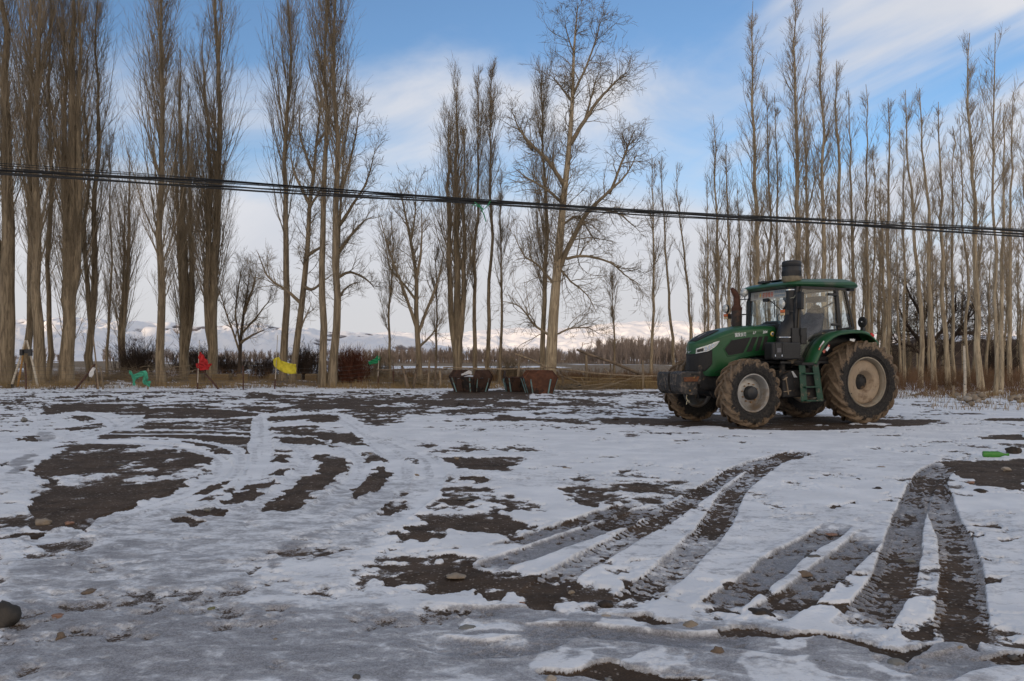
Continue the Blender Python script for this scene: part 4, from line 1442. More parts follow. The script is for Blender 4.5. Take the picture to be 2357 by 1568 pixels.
CLOTH = mat('seat_cover', (.16, .15, .16), .9, var=.25, vscale=6, bump=.3, bscale=10)
CREAM = mat('door_trim', (.34, .33, .28), .75, var=.15, vscale=4)
RUBBERS = mat('seal_rubber', (.010, .010, .010), .6)


def glass_mat(name, tint=(.95, .97, .97), dust=.030):
    m = bpy.data.materials.new(name)
    m.use_nodes = True
    t = m.node_tree
    t.nodes.clear()
    k = NT(t)
    tc = k.n('ShaderNodeTexCoord').outputs['Object']
    tr = k.n('ShaderNodeBsdfTransparent', {0: (*tint, 1)})
    gl = k.n('ShaderNodeBsdfGlossy', {0: (1, 1, 1, 1), 'Roughness': .02})
    df = k.n('ShaderNodeBsdfDiffuse', {0: (.42, .38, .33, 1)})
    lw = k.n('ShaderNodeLayerWeight', {0: .5}).outputs['Facing']
    fr = k.math('ADD', .035, k.math('MULTIPLY', k.math('POWER', lw, 5.0), .85), clamp=True)
    a = k.n('ShaderNodeMixShader', {0: fr, 1: tr.outputs[0], 2: gl.outputs[0]})
    d = k.ramp(k.noise(tc, 2.2, 5, .65), .35, .8, dust * .4, dust * 2.2)
    b = k.n('ShaderNodeMixShader', {0: d, 1: a.outputs[0], 2: df.outputs[0]})
    k.n('ShaderNodeOutputMaterial', {0: b.outputs[0]})
    return m


GLASS = glass_mat('cab_glass')
tractor = thing('tractor', 'big green four-wheel tractor with mud-caked tyres and a black air cleaner above its cab', 'tractor', TR_LOC, TR_ROT)


def tp(name, mb, m, parent=tractor, **kw):
    return mb.build(name, m, parent, **kw)


# ---- bonnet: sections along x; half width, top, bottom
HX = [1.76, 1.80, 2.10, 2.40, 2.70, 2.90, 3.05, 3.20, 3.32, 3.42, 3.50, 3.57, 3.62, 3.655, 3.675]
HW = [.385, .425, .430, .430, .425, .420, .418, .412, .398, .368, .325, .265, .195, .115, .03]
HT = [2.035, 2.055, 2.050, 2.035, 2.010, 1.975, 1.935, 1.885, 1.835, 1.795, 1.755, 1.725, 1.700, 1.680, 1.665]
HB = [1.44, 1.44, 1.425, 1.40, 1.34, 1.20, 1.09, 1.005, 1.00, 1.00, 1.01, 1.02, 1.035, 1.05, 1.07]


def hsec(x):
    return float(np.interp(x, HX, HW)), float(np.interp(x, HX, HT)), float(np.interp(x, HX, HB))


def hood_section(x, n=26):
    w_, t_, b_ = hsec(x)
    pts = []
    sh = .11 * min(1, w_ / .3)                          # shoulder radius
    pts.append((x, w_ * .90, b_))
    pts.append((x, w_, b_ + .07))
    for i in range(7):
        pts.append((x, w_, b_ + .07 + (t_ - sh - b_ - .07) * (i + 1) / 7))
    for i in range(1, 8):
        a = math.pi / 2 * i / 7
        pts.append((x, w_ - sh * (1 - math.cos(a)), t_ - sh + sh * math.sin(a) - .0 * a))
    m = len(pts)
    top = [(x, (w_ - sh) * (1 - f), t_ + .022 * math.sin(f * math.pi / 2) * min(1, w_ / .3)) for f in (.33, .66, 1.0)]
    half = pts + top
    other = [(p[0], -p[1], p[2]) for p in reversed(half[:-1])]
    return half + other


xs = list(np.linspace(1.76, 3.2, 22)) + list(np.linspace(3.24, 3.675, 16))
hm = MB()
hm.grid([hood_section(x) for x in xs])
hm.add(hood_section(xs[0]), [tuple(range(len(hood_section(0))))])
hm.add(hood_section(xs[-1]), [tuple(range(len(hood_section(0))))])
hood = tp('bonnet', hm, GREEN)


def nose_xy(s):
    """point on the bonnet's plan outline: s from 0 (centre of the nose) to 1 (the rear corner)"""
    pts = list(zip(HX, HW))[::-1]
    pts = [(3.68, 0.0)] + pts
    L = [0]
    for a, b in zip(pts, pts[1:]):
        L.append(L[-1] + math.hypot(b[0] - a[0], b[1] - a[1]))
    d = s
    x = float(np.interp(d, L, [p[0] for p in pts]))
    y = float(np.interp(d, L, [p[1] for p in pts]))
    return x, y


def skin(s, z, off):
    x, y = nose_xy(abs(s))
    x2, y2 = nose_xy(abs(s) + .01)
    tx, ty = x2 - x, y2 - y
    l = math.hypot(tx, ty) + 1e-9
    nx, ny = ty / l, -tx / l
    if nx * 1 + ny * .3 < 0:
        nx, ny = -nx, -ny
    return (x + nx * off, (y + ny * off) * (1 if s >= 0 else -1), z)


def skin_patch(lo, hi, s0, s1, off, n=22, m_=5):
    """strip on the nose between the curves lo(s) and hi(s)"""
    return [[skin(s, lo(abs(s)) + (hi(abs(s)) - lo(abs(s))) * j / m_, off) for j in range(m_ + 1)] for s in np.linspace(s0, s1, n)]


def pw(*p):
    xs_, ys_ = zip(*p)
    return lambda s: float(np.interp(s, xs_, ys_))


# arc length from the nose centre: 0.45 is about where the side begins
hl_lo = pw((.06, 1.455), (.20, 1.470), (.42, 1.515), (.55, 1.60), (.66, 1.705))
hl_hi = pw((.06, 1.535), (.20, 1.570), (.42, 1.640), (.55, 1.695), (.66, 1.725))
gr_hi = pw((0, 1.452), (.20, 1.462), (.42, 1.507), (.52, 1.545))
gr_lo = pw((0, 1.085), (.20, 1.085), (.36, 1.10), (.46, 1.20), (.52, 1.30))
g = MB()
g.grid(skin_patch(gr_lo, gr_hi, -.50, .50, .010, 40, 8))
tp('grille', g, BLACKM, solid=.015)
for sg in (1, -1):
    h1 = MB()
    h1.grid(skin_patch(hl_lo, hl_hi, .17 * sg, .66 * sg, .012, 18, 4))
    hl = tp('headlight', h1, LENS, solid=.012)
    d = MB()
    d.grid(skin_patch(lambda s: hl_lo(s) + .018, lambda s: hl_lo(s) + (hl_hi(s) - hl_lo(s)) * .72, .20 * sg, .33 * sg, .018, 6, 2))
    tp('dark_reflector', d, BLACK, hl)
    for s_ in (.36, .43, .49):
        b = MB()
        b.grid(skin_patch(lambda s: hl_lo(s) + .02, lambda s: hl_hi(s) - .022, (s_) * sg, (s_ + .03) * sg, .020, 4, 3))
        tp('bulb_housing', b, CHROME, hl)
    st = MB()
    st.grid(skin_patch(lambda s: hl_lo(s) - .004, lambda s: hl_lo(s) + .010, .17 * sg, .60 * sg, .022, 14, 1))
    tp('light_strip', st, WHITEP, hl)
# emblem of horns on the nose
e = MB()
for sg in (1, -1):
    e.tube([skin(.002 * sg, 1.478, .016), skin(.018 * sg, 1.500, .02), skin(.050 * sg, 1.507, .02), skin(.066 * sg, 1.523, .018)], [.006, .006, .005, .002], 6)
e.tube([skin(0, 1.505, .018), skin(0, 1.470, .018)], [.009, .004], 6)
tp('emblem', e, CHROME)


def top_z(x, y):
    w_, t_, b_ = hsec(x)
    sh = .11 * min(1, w_ / .3)
    f = 1 - min(1, abs(y) / max(w_ - sh, .01))
    z = t_ + .022 * math.sin(f * math.pi / 2) * min(1, w_ / .3)
    if abs(y) > w_ - sh:
        c = min(1, (abs(y) - (w_ - sh)) / sh)
        z = t_ - sh + sh * math.sqrt(max(0, 1 - c * c))
    return z


cap = MB()
rows = []
for i in range(18):
    f = i / 17
    x = 3.07 + .545 * f
    hw = .225 * math.sin(math.pi * (.18 + .64 * f)) ** .6 * (1 - .25 * f)
    rows.append([(x, hw * j / 8, top_z(x, hw * j / 8) + .012) for j in range(-8, 9)])
cap.grid(rows)
tp('bonnet_cap', cap, BLACKM, solid=.02)
cs = MB()
cs.prism([(3.50, .012, top_z(3.5, 0) + .016), (3.28, .004, top_z(3.28, 0) + .016), (3.28, -.03, top_z(3.28, 0) + .016), (3.44, -.02, top_z(3.44, 0) + .016)], (0, 0, .004))
tp('bonnet_badge', cs, SILVER)


def side_y(x):
    return hsec(x)[0]


def side_panel(name, poly, m, off=.007, parent=tractor, sides=(1, -1)):
    for sg in sides:
        b_ = MB()
        b_.prism([(x, (side_y(x) - .004) * sg, z) for x, z in poly], (0, (off + .004) * sg, 0))
        tp(name, b_, m, parent)


side_panel('side_vent', [(2.935, 1.735), (2.955, 1.725), (3.115, 1.557), (3.03, 1.436), (2.99, 1.428), (2.665, 1.480), (2.474, 1.800), (2.52, 1.800)], BLACKM)
for (xa, za), (xb, zb), (xc, zc), (xd, zd) in (
        [(2.305, 1.812), (2.425, 1.806), (2.585, 1.500), (2.455, 1.512)],
        [(2.165, 1.822), (2.262, 1.818), (2.368, 1.516), (2.270, 1.528)],
        [(2.022, 1.832), (2.115, 1.828), (2.200, 1.532), (2.110, 1.542)]):
    side_panel('side_slat_vent', [(xa, za), (xb, zb), (xc, zc), (xd, zd)], BLACKM)
side_panel('lower_vent', [(3.36, 1.065), (3.20, 1.15), (3.08, 1.16), (3.05, 1.065)], BLACKM)
# raised edge around the side vents
rim = MB()
for sg in (1, -1):
    loop = [(2.95, 1.76), (3.14, 1.56), (3.045, 1.405), (2.66, 1.455)]
    rim.tube([(x, side_y(x) * sg, z) for x, z in loop], .008, 6)
    rim.tube([(1.80, (side_y(1.8) + .001) * sg, 1.90), (2.4, (side_y(2.4) + .001) * sg, 1.90), (2.95, (side_y(2.95) + .001) * sg, 1.85), (3.30, (side_y(3.3) + .001) * sg, 1.76)], .008, 6)
    rim.tube([(1.86, side_y(1.9) * sg, 1.475), (2.45, side_y(2.45) * sg, 1.43), (2.75, side_y(2.75) * sg, 1.37)], .009, 6)
tp('bonnet_crease', rim, GREEN)


def text_mesh(name, txt, size, m, parent, loc, rot, extrude=.002, sx=1.0, shear=0.0, bold=0.0):
    cu = bpy.data.curves.new(name, 'FONT')
    cu.body = txt
    cu.size = size
    cu.extrude = extrude
    cu.shear = shear
    cu.offset = bold
    o = bpy.data.objects.new(name, cu)
    COL.objects.link(o)
    dg = bpy.context.evaluated_depsgraph_get()
    me = bpy.data.meshes.new_from_object(o.evaluated_get(dg))
    bpy.data.objects.remove(o)
    me.name = name
    r = link(name, me, m, parent)
    r.location = loc
    r.rotation_euler = rot
    r.scale = (sx, 1, 1)
    return r


# lettering reads along the side facing the camera (towards the rear)
RS = (R(90), 0, R(180))
text_mesh('bonnet_lettering', '国发农装', .088, WHITEP, tractor, (2.870, side_y(2.8) + .008, 1.812), (R(90), R(-4.5), R(180)), sx=.82, bold=.0012)
text_mesh('model_lettering', 'LF', .075, WHITEP, tractor, (2.42, side_y(2.4) + .006, 1.872), (R(90), R(-3), R(180)), shear=.3, bold=.001)
text_mesh('model_lettering', '204', .078, WHITEP, tractor, (2.17, side_y(2.2) + .006, 1.888), (R(90), R(-3), R(180)), shear=.25, bold=.0015)
# round sticker
s = MB()
s.lathe([(.0, .004), (.052, .004), (.052, 0)], 20, 'y', (1.912, side_y(1.9) + .002, 1.882))
rd = tp('round_sticker', s, YELP)
s = MB()
s.lathe([(.0, .006), (.036, .006), (.036, 0)], 20, 'y', (1.912, side_y(1.9) + .002, 1.882))
tp('sticker_middle', s, WHITEP, rd)
s = MB()
s.box((1.912, side_y(1.9) + .009, 1.882), (.034, .003, .03))
tp('sticker_mark', s, GREEN_D, rd)

# ---- chassis, engine, axles
c = MB()
c.box((2.75, 0, .98), (1.75, .56, .50))
c.box((2.55, 0, 1.22), (1.5, .50, .40))
c.box((1.35, 0, .86), (1.5, .62, .60))
c.box((.25, 0, .88), (.95, .70, .66))
c.box((3.25, 0, .84), (.95, .46, .30))
tp('chassis', c, GRIME, bevel=.04)
ax = MB()
ax.cyl((2.93, -.72, .66), (2.93, .72, .66), .11)
ax.lathe([(.0, .22), (.14, .18), (.19, .0), (.14, -.18), (0, -.22)], 20, 'y', (2.93, 0, .66))
ax.box((2.93, 0, .75), (.34, .9, .16))
for sg in (1, -1):
    ax.box((2.93, .66 * sg, .66), (.22, .12, .34))
tp('front_axle', ax, GRIME, bevel=.02)
ax = MB()
ax.cyl((0, -.70, .87), (0, .70, .87), .20)
ax.box((.05, 0, .95), (.6, 1.0, .34))
tp('rear_axle', ax, GRIME, bevel=.02)
# transmission details seen between the wheels
d = MB()
d.box((2.18, .42, .92), (.42, .28, .46))
d.cyl((1.86, .66, 1.12), (1.86, .66, 1.29), .06, .07)
d.cyl((1.86, .66, 1.29), (1.86, .66, 1.33), .085, .075)
d.box((1.72, .56, 1.05), (.52, .34, .14))
d.bar((2.3, .40, 1.28), (1.1, .45, 1.26), .07, .07)
d.bar((2.3, .46, .64), (1.5, .46, .62), .06, .08)
tp('transmission_fittings', d, GRIME, bevel=.015)
hose = MB()
for i in range(4):
    y_ = .30 + .07 * i
    hose.tube([(2.5 - .1 * i, y_, 1.26), (2.2, y_ + .06, 1.20 - .03 * i), (1.95, y_ + .04, 1.24), (1.6, y_, 1.20)], .016, 6)
hose.tube([(2.6, .3, 1.34), (2.3, .38, 1.37), (2.0, .36, 1.33)], .02, 6)
tp('hose', hose, BLACK)
tk = MB()
tk.prism([(1.995, .50, .56), (1.995, .50, .98), (1.78, .50, 1.12), (1.56, .50, 1.12), (1.50, .50, .56)], (0, .34, 0))
tank = tp('fuel_tank', tk, GRIME, bevel=.03)
s = MB()
s.prism([(1.775, .846, 1.10), (1.735, .846, 1.10), (1.62, .846, .97), (1.71, .846, .97)], (0, .004, 0))
tp('tank_sticker', s, WHITEP, tank)
s = MB()
s.bar((1.93, .845, .96), (1.86, .845, .62), .05, .012)
s.bar((1.98, .845, .68), (1.80, .845, .70), .05, .012)
s.bar((1.90, .845, .98), (1.99, .845, .92), .07, .012)
tp('mud_streak', s, DUSTY, tank)
dr = MB()
dr.cyl((2.6, .1, .50), (1.2, .1, .55), .05)
tp('drive_shaft', dr, GRIME)

# ---- front ballast
wsup = MB()
wsup.box((3.60, 0, .94), (.42, .50, .20))
wsup.box((3.50, .24, .96), (.44, .05, .24))
wsup.box((3.50, -.24, .96), (.44, .05, .24))
wsup.box((3.74, 0, 1.00), (.08, .86, .20))
tp('weight_bracket', wsup, IRON, bevel=.012)
for c0, n_ in ((-.235, 5), (.235, 5)):
    wb = MB()
    for i in range(n_):
        y0 = c0 - .205 + .082 * i
        prof = [(3.79, .655), (3.80, 1.00), (3.76, 1.02), (3.76, 1.085), (4.14, 1.09), (4.19, 1.05), (4.19, .82), (4.15, .70), (4.08, .64), (3.85, .625)]
        wb.prism([(x, y0, z) for x, z in prof], (0, .080, 0))
    tp('front_weight', wb, IRON, bevel=.012)
wp_ = MB()
wp_.prism([(3.76, .447, 1.00), (3.80, .447, .90), (4.12, .447, .90), (4.13, .447, .985)], (0, .008, 0))
wr = tp('rust_band', wp_, RUSTY)
s = MB()
s.box((3.86, .452, 1.045), (.17, .012, .03))
tp('weight_handle_slot', s, RUBBERS)
s = MB()
for x, z in ((3.88, .975), (3.98, .715)):
    s.lathe([(0, .012), (.020, .010), (.022, 0)], 10, 'y', (x, .450, z))
tp('weight_bolt', s, BRASS)
tw = MB()
tw.tube([(4.02, .40, .66), (4.05, .43, .56), (4.03, .46, .50), (3.99, .45, .47), (4.0, .44, .53), (4.05, .44, .50), (4.06, .44, .44)], .007, 5)
tp('twine_loop', tw, mat('pale_twine', (.45, .40, .28), .9))


# ---- wheels
def mud_rubber():
    m = bpy.data.materials.new('muddy_rubber')
    m.use_nodes = True
    t = m.node_tree
    t.nodes.clear()
    k = NT(t)
    tc = k.n('ShaderNodeTexCoord').outputs['Object']
    x, y, z = k.n('ShaderNodeSeparateXYZ', {0: tc}).outputs
    rr = k.math('SQRT', k.math('ADD', k.math('MULTIPLY', x, x), k.math('MULTIPLY', z, z)))
    a_in = k.n('ShaderNodeAttribute', attribute_name='mud_edge', attribute_type='OBJECT').outputs['Fac']
    n_ = k.noise(tc, 6.0, 7, .68, .5)
    n3 = k.noise(tc, 22, 5, .7)
    f = k.math('ADD', k.math('MULTIPLY', k.math('SUBTRACT', rr, a_in), 5.5), k.math('MULTIPLY', k.math('SUBTRACT', n_, .5), 2.6))
    f = k.math('ADD', f, k.math('MULTIPLY', k.math('SUBTRACT', n3, .5), 1.0))
    mudc = k.mix(k.ramp(k.noise(tc, 9, 5, .6), .3, .7), (.125, .088, .058), (.225, .165, .112))
    rub = k.mix(k.ramp(n3, .3, .8), (.018, .018, .019), (.060, .052, .045))
    c_ = k.mix(k.ramp(f, .10, .50, 0, .95), rub, mudc)
    b = k.n('ShaderNodeBump', {'Height': k.math('ADD', n3, k.math('MULTIPLY', n_, .8)), 'Strength': .5, 'Distance': .02})
    p = k.n('ShaderNodeBsdfPrincipled', {'Base Color': c_, 'Roughness': .88, 'Normal': b.outputs[0], 'Specular IOR Level': .25})
    k.n('ShaderNodeOutputMaterial', {0: p.outputs[0]})
    return m


RUBBER = mud_rubber()


def make_wheel(name, loc, Rad, W, rim_r, nl, side, kind, rz=0.0):
    """axis along y; outer face towards +y * side"""
    w_ = bpy.data.objects.new(name, None)
    COL.objects.link(w_)
    w_.parent = tractor
    w_.location = loc
    w_.rotation_euler = (0, 0, rz)
    hw = W / 2
    tr_ = Rad - .045                                     # carcass under the lugs
    prof = [(rim_r + .00, -hw * .70), (rim_r + .02, -hw * .80), (rim_r + .09, -hw * .97), (rim_r + (tr_ - rim_r) * .55, -hw * 1.04), (tr_ - .10, -hw * 1.02), (tr_ - .035, -hw * .92),
            (tr_ - .006, -hw * .6), (tr_, 0)]
    prof = prof + [(r, -h) for r, h in reversed(prof[:-1])]
    ty = MB()
    ty.lathe(prof, 64, 'y')
    ty.lathe([(rim_r + .055, hw * .95), (rim_r + .065, hw * 1.0), (rim_r + .080, hw * .99)], 64, 'y')
    # lugs: curved bars from the middle over the shoulder, alternating left and right
    for half in (1, -1):
        for i in range(nl):
            a0 = 2 * math.pi * (i + (.5 if half > 0 else 0)) / nl
            secs = []
            for j in range(8):
                f = j / 7
                yy = half * hw * (-.06 + 1.12 * min(1, f / .80) ** 1.0)
                r_in = tr_ - .02
                rr = Rad
                if f > .80:
                    g_ = (f - .80) / .20
                    yy = half * hw * (1.06 + .01 * g_)
                    rr = Rad - .02 - g_ * .13
                    r_in = rr - .05
                elif f > .6:
                    rr = Rad - .012 * (f - .6) / .2
                ang = a0 - side * 0 - (f ** 1.25) * (1.55 * 2 * math.pi / nl) * 1.0
                wd = (.030 + .012 * f) if f <= .8 else .046
                da, da2 = wd / Rad * 1.35, wd / Rad * .85
                if f > .80:
                    inn = half * hw * .96
                    secs.append([(r_in, inn, ang - da), (rr, yy, ang - da2), (rr, yy, ang + da2), (r_in, inn, ang + da)])
                else:
                    secs.append([(r_in, yy, ang - da), (rr, yy, ang - da2), (rr, yy, ang + da2), (r_in, yy, ang + da)])
            P3 = [[(r * math.cos(a), y, r * math.sin(a)) for r, y, a in s_] for s_ in secs]
            ty.grid(P3, smooth=False)
            ty.add(P3[0], [(0, 1, 2, 3)])
            ty.add(P3[-1], [(0, 1, 2, 3)])
    tyre = ty.build('tyre', RUBBER, w_, bevel=.008, seg=1)
    tyre['mud_edge'] = rim_r + (Rad - rim_r) * (.52 if kind == 'front' else .47)
    lip = hw * .80
    S = side
    rm = MB()
    R0 = rim_r
    if kind == 'front':
        prof = [(R0 - .035, -S * lip), (R0 + .012, -S * lip * 1.02), (R0 + .015, -S * lip * .94), (R0 - .03, -S * lip * .85), (R0 - .055, -S * lip * .3),
                (R0 - .055, S * lip * .30), (R0 - .028, S * lip * .66), (R0 - .028, S * lip * .84), (R0 + .002, S * lip * .94), (R0 + .016, S * lip * 1.00), (R0 + .010, S * lip * 1.06), (R0 - .010, S * lip * 1.02)]
        rm.lathe(prof, 56, 'y')
        disc = [(R0 - .056, S * lip * -.05), (R0 - .10, S * lip * .08), (R0 - .115, S * lip * .16), (.155, S * lip * .20), (.10, S * lip * .20), (0, S * lip * .20)]
        rm.lathe(disc, 48, 'y')
        rim_o = rm.build('rim', SILVER, w_)
        hb = MB()
        y0, y1 = S * lip * .15, S * lip * .92
        hb.lathe([(.142, y0), (.140, y0 + (y1 - y0) * .55), (.134, y0 + (y1 - y0) * .57), (.130, y1 - S * .012), (.118, y1), (.0, y1 + S * .004)], 32, 'y')
        hb.build('hub', BLACK, w_)
        nt = MB()
        for i in range(10):
            a = 2 * math.pi * i / 10 + .2
            x, z = .185 * math.cos(a), .185 * math.sin(a)
            nt.cyl((x, S * lip * .19, z), (x, S * (lip * .20 + .028), z), .015, .012, 6)
            nt.cyl((x, S * (lip * .20 + .028), z), (x, S * (lip * .20 + .042), z), .009, .009, 6)
        nt.build('wheel_nuts', BRASS, rim_o)
    else:
        prof = [(R0 - .035, -S * lip), (R0 + .012, -S * lip * 1.02), (R0 + .015, -S * lip * .94), (R0 - .03, -S * lip * .85), (R0 - .055, -S * lip * .3),
                (R0 - .055, S * lip * .30), (R0 - .034, S * lip * .66), (R0 - .034, S * lip * .80), (R0 - .012, S * lip * .86), (R0 - .012, S * lip * .92), (R0 + .014, S * lip * .98), (R0 + .010, S * lip * 1.05), (R0 - .012, S * lip * 1.0)]
        rm.lathe(prof, 64, 'y')
        rim_o = rm.build('rim', mat('rim_grey', (.30, .26, .20), .6, .2, var=.15, vscale=4, col2=(.22, .155, .10), c2lo=.5, c2hi=.75, c2scale=3), w_)
        dm = MB()
        disc = [(R0 - .052, S * lip * .45), (R0 - .075, S * lip * .56), (R0 - .10, S * lip * .62), (R0 - .20, S * lip * .66), (.250, S * lip * .66), (.238, S * lip * .62), (.225, S * lip * .40), (.205, S * lip * .38), (.200, S * lip * .20), (.180, S * lip * .18), (.175, S * lip * .05), (.0, S * lip * .04)]
        dm.lathe(disc, 64, 'y')
        dm.build('wheel_disc', DUSTY, w_)
        for i in range(8):                              # raised pads round the middle hole
            a0 = 2 * math.pi * (i + .5) / 8
            b = MB()
            pts = []
            for r, da in ((.268, -.20), (.268, 0), (.268, .20), (.330, .17), (.330, 0), (.330, -.17)):
                pts.append((r * math.cos(a0 + da), S * lip * .655, r * math.sin(a0 + da)))
            b.prism(pts, (0, S * .010, 0))
            b.build('disc_pad', DUSTY, w_, bevel=.004, seg=1)
        hb = MB()
        hb.lathe([(.165, S * lip * .02), (.160, S * lip * .16), (.10, S * lip * .18), (.09, S * lip * .30), (0, S * lip * .31)], 28, 'y')
        for i in range(8):
            a = 2 * math.pi * i / 8
            x, z = .128 * math.cos(a), .128 * math.sin(a)
            hb.cyl((x, S * lip * .15, z), (x, S * lip * .25, z), .017, .014, 6)
        hb.build('hub', GRIME, w_)
        vs = MB()
        a = -.55
        vs.cyl(((R0 - .05) * math.cos(a), S * lip * .6, (R0 - .05) * math.sin(a)), ((R0 - .07) * math.cos(a), S * lip * .8, (R0 - .07) * math.sin(a)), .012)
        vs.build('valve', BLACK, w_)
    return w_


make_wheel('front_wheel', (2.93, .925, .675), .685, .40, .372, 17, 1, 'front', R(0))
make_wheel('front_wheel', (2.93, -.945, .675), .685, .40, .372, 17, -1, 'front', R(0))
make_wheel('rear_wheel', (0, .905, .865), .880, .52, .520, 19, 1, 'rear')
make_wheel('rear_wheel', (0, -.905, .865), .880, .52, .520, 19, -1, 'rear')

# ---- mudguards over the rear wheels
arc = [(1.405, 1.262), (1.34, 1.38), (1.25, 1.53), (1.138, 1.68), (.98, 1.80), (.78, 1.885), (.55, 1.925), (.28, 1.945), (.05, 1.935), (-.15, 1.865), (-.30, 1.745), (-.345, 1.69)]
arc = [tuple(p) for p in catmull(arc, 4)]
for sg in (1, -1):
    f = MB()
    rows = []
    for i, (x, z) in enumerate(arc):
        nx, nz = (x - .1) , (z - .75)
        l = math.hypot(nx, nz)
        nx, nz = nx / l, nz / l
        rows.append([(x, .66 * sg, z), (x, .78 * sg, z + .006), (x + nx * .030, .80 * sg, z + nz * .030), (x + nx * .034, .93 * sg, z + nz * .034), (x + nx * .02, 1.06 * sg, z + nz * .02), (x - nx * .01, 1.10 * sg, z - nz * .01), (x - nx * .05, 1.11 * sg, z - nz * .05)])
    f.grid(rows)
    fo = tp('mudguard', f, GREEN, solid=.018)
    lip_ = MB()
    lip_.tube([(x - .010, .775 * sg, z + .012) for x, z in arc[:26]], .022, 6)
    tp('mudguard_seal', lip_, RUBBERS, fo)
    inn = MB()
    inn.grid([[(x, .665 * sg, z), (x * .6 + .05, .655 * sg, max(.95, z - .45))] for x, z in arc[2:40]])
    tp('inner_guard', inn, BLACK, fo, solid=.01)
    if sg > 0:
        for (x0, z0, w0, h0, mm) in ((1.20, 1.628, .16, .065, WHITEP), (1.245, 1.575, .15, .04, REDP), (1.105, 1.545, .10, .055, WHITEP), (1.155, 1.498, .08, .055, REDP), (1.075, 1.60, .05, .04, REDP)):
            b = MB()
            b.box((0, 0, 0), (w0, .004, h0), Matrix.Rotation(R(58 - 8), 3, 'Y'))
            q = tp('warning_sticker', b, mm, fo)
            nx = .62
            q.location = (x0 - .03, 1.075 if x0 > 1.15 else 1.115, z0 + .02)
        b = MB()
        b.box((-.165, 1.085, 1.862), (.10, .05, .055), Matrix.Rotation(R(-35), 3, 'Y'))
        tp('tail_light', b, REDL, fo, bevel=.01)
        b = MB()
        b.add([(.36, 1.0, 1.78), (.25, 1.04, 1.77), (.29, 1.05, 1.72), (.38, 1.02, 1.74)], [(0, 1, 2, 3)])
        b.add([(.33, .98, 1.755), (.27, 1.02, 1.785), (.30, 1.06, 1.745)], [(0, 1, 2)])
        tp('paper_scrap', b, WHITEP, fo)
# rear round work lamp on a bracket
b = MB()
b.prism([(.06, .98, 1.95), (-.03, .98, 1.95), (.00, .98, 2.07), (.03, .98, 2.07)], (0, .07, 0))
rl = tp('rear_lamp', b, BLACK)
b = MB()
b.lathe([(.0, -.05), (.06, -.045), (.115, -.01), (.118, .015), (.10, .02), (0, .025)], 24, 'x', (.02, 1.01, 2.135))
q = tp('lamp_bowl', b, BLACK, rl)
q.scale = (1, 1, 1)
b = MB()
b.lathe([(0, .012), (.016, .010), (.018, 0)], 10, 'x', (.045, 1.01, 2.14))
tp('lamp_screw', b, CHROME, rl)

# ---- cab
FL, RLF, DW = 1.50, -.10, .78
# side glass outline (x, z) of the door, the quarter light and the windscreen
door = [(1.475, 2.845), (1.545, 1.70), (1.60, 1.34), (1.135, 1.335), (1.06, 1.50), (.93, 1.70), (.72, 1.86), (.445, 1.965), (.545, 2.845)]
quarter = [(.500, 2.845), (.395, 1.985), (.20, 2.01), (.035, 2.02), (.275, 2.845)]


def pane(name, outline, y, m=GLASS):
    b = MB()
    b.prism([(x, y, z) for x, z in outline], (0, .006, 0))
    return tp(name, b, m)


def frame(outline, y, r, closed=True):
    b = MB()
    pts = outline + ([outline[0]] if closed else [])
    for a, c_ in zip(pts, pts[1:]):
        b.bar((a[0], y, a[1]), (c_[0], y, c_[1]), r, r)
        b.cyl((c_[0], y - r / 2, c_[1]), (c_[0], y + r / 2, c_[1]), r * .5, None, 8)
    return b


for sg in (1, -1):
    pane('door_glass', door, .775 * sg)
    tp('door_frame', frame(door, .780 * sg, .050), BLACK)
    pane('quarter_glass', quarter, .765 * sg)
    tp('quarter_frame', frame(quarter, .770 * sg, .045), BLACK)
    b = MB()
    b.tube([(1.47, .795 * sg, 2.815), (.56, .795 * sg, 2.815), (.47, .795 * sg, 1.99)], .007, 5)
    b.tube([(1.505, .795 * sg, 2.80), (1.575, .795 * sg, 1.72)], .006, 5)
    b.tube([(.49, .785 * sg, 2.82), (.295, .785 * sg, 2.82), (.07, .785 * sg, 2.03)], .006, 5)
    tp('window_seal', b, mat('dusty_seal', (.16, .13, .085), .9))
pil = MB()
for sg in (1, -1):
    pil.bar((1.535, .735 * sg, 2.88), (1.625, .735 * sg, 1.33), .085, .08)
    pil.bar((.52, .73 * sg, 2.88), (.42, .73 * sg, 1.95), .07, .06)
    pil.bar((.26, .70 * sg, 2.88), (.02, .70 * sg, 1.98), .06, .06)
    pil.bar((1.62, .74 * sg, 1.32), (1.10, .74 * sg, 1.315), .05, .06)
pil.bar((1.55, -.76, 2.87), (1.55, .76, 2.87), .09, .06)
pil.bar((.24, -.72, 2.87), (.24, .72, 2.87), .06, .06)
pil.bar((.02, -.72, 1.98), (.02, .72, 1.98), .07, .07)
tp('cab_pillars', pil, BLACK, bevel=.01)
b = MB()
b.prism([(1.600, -.72, 2.02), (1.600, .72, 2.02), (1.545, .72, 2.85), (1.545, -.72, 2.85)], (.006, 0, 0))
wind = tp('windscreen', b, GLASS)
b = MB()
b.prism([(.235, -.68, 2.84), (.235, .68, 2.84), (.01, .68, 2.02), (.01, -.68, 2.02)], (.006, 0, 0))
tp('rear_glass', b, GLASS)
# sun strip with lettering across the top of the windscreen
b = MB()
b.prism([(1.572, -.70, 2.66), (1.572, .52, 2.66), (1.558, .52, 2.84), (1.558, -.70, 2.84)], (.004, 0, 0))
strip = tp('sun_strip', b, mat('faded_banner', (.52, .51, .48), .7, var=.12, vscale=5))
rs_ = random.Random(4)


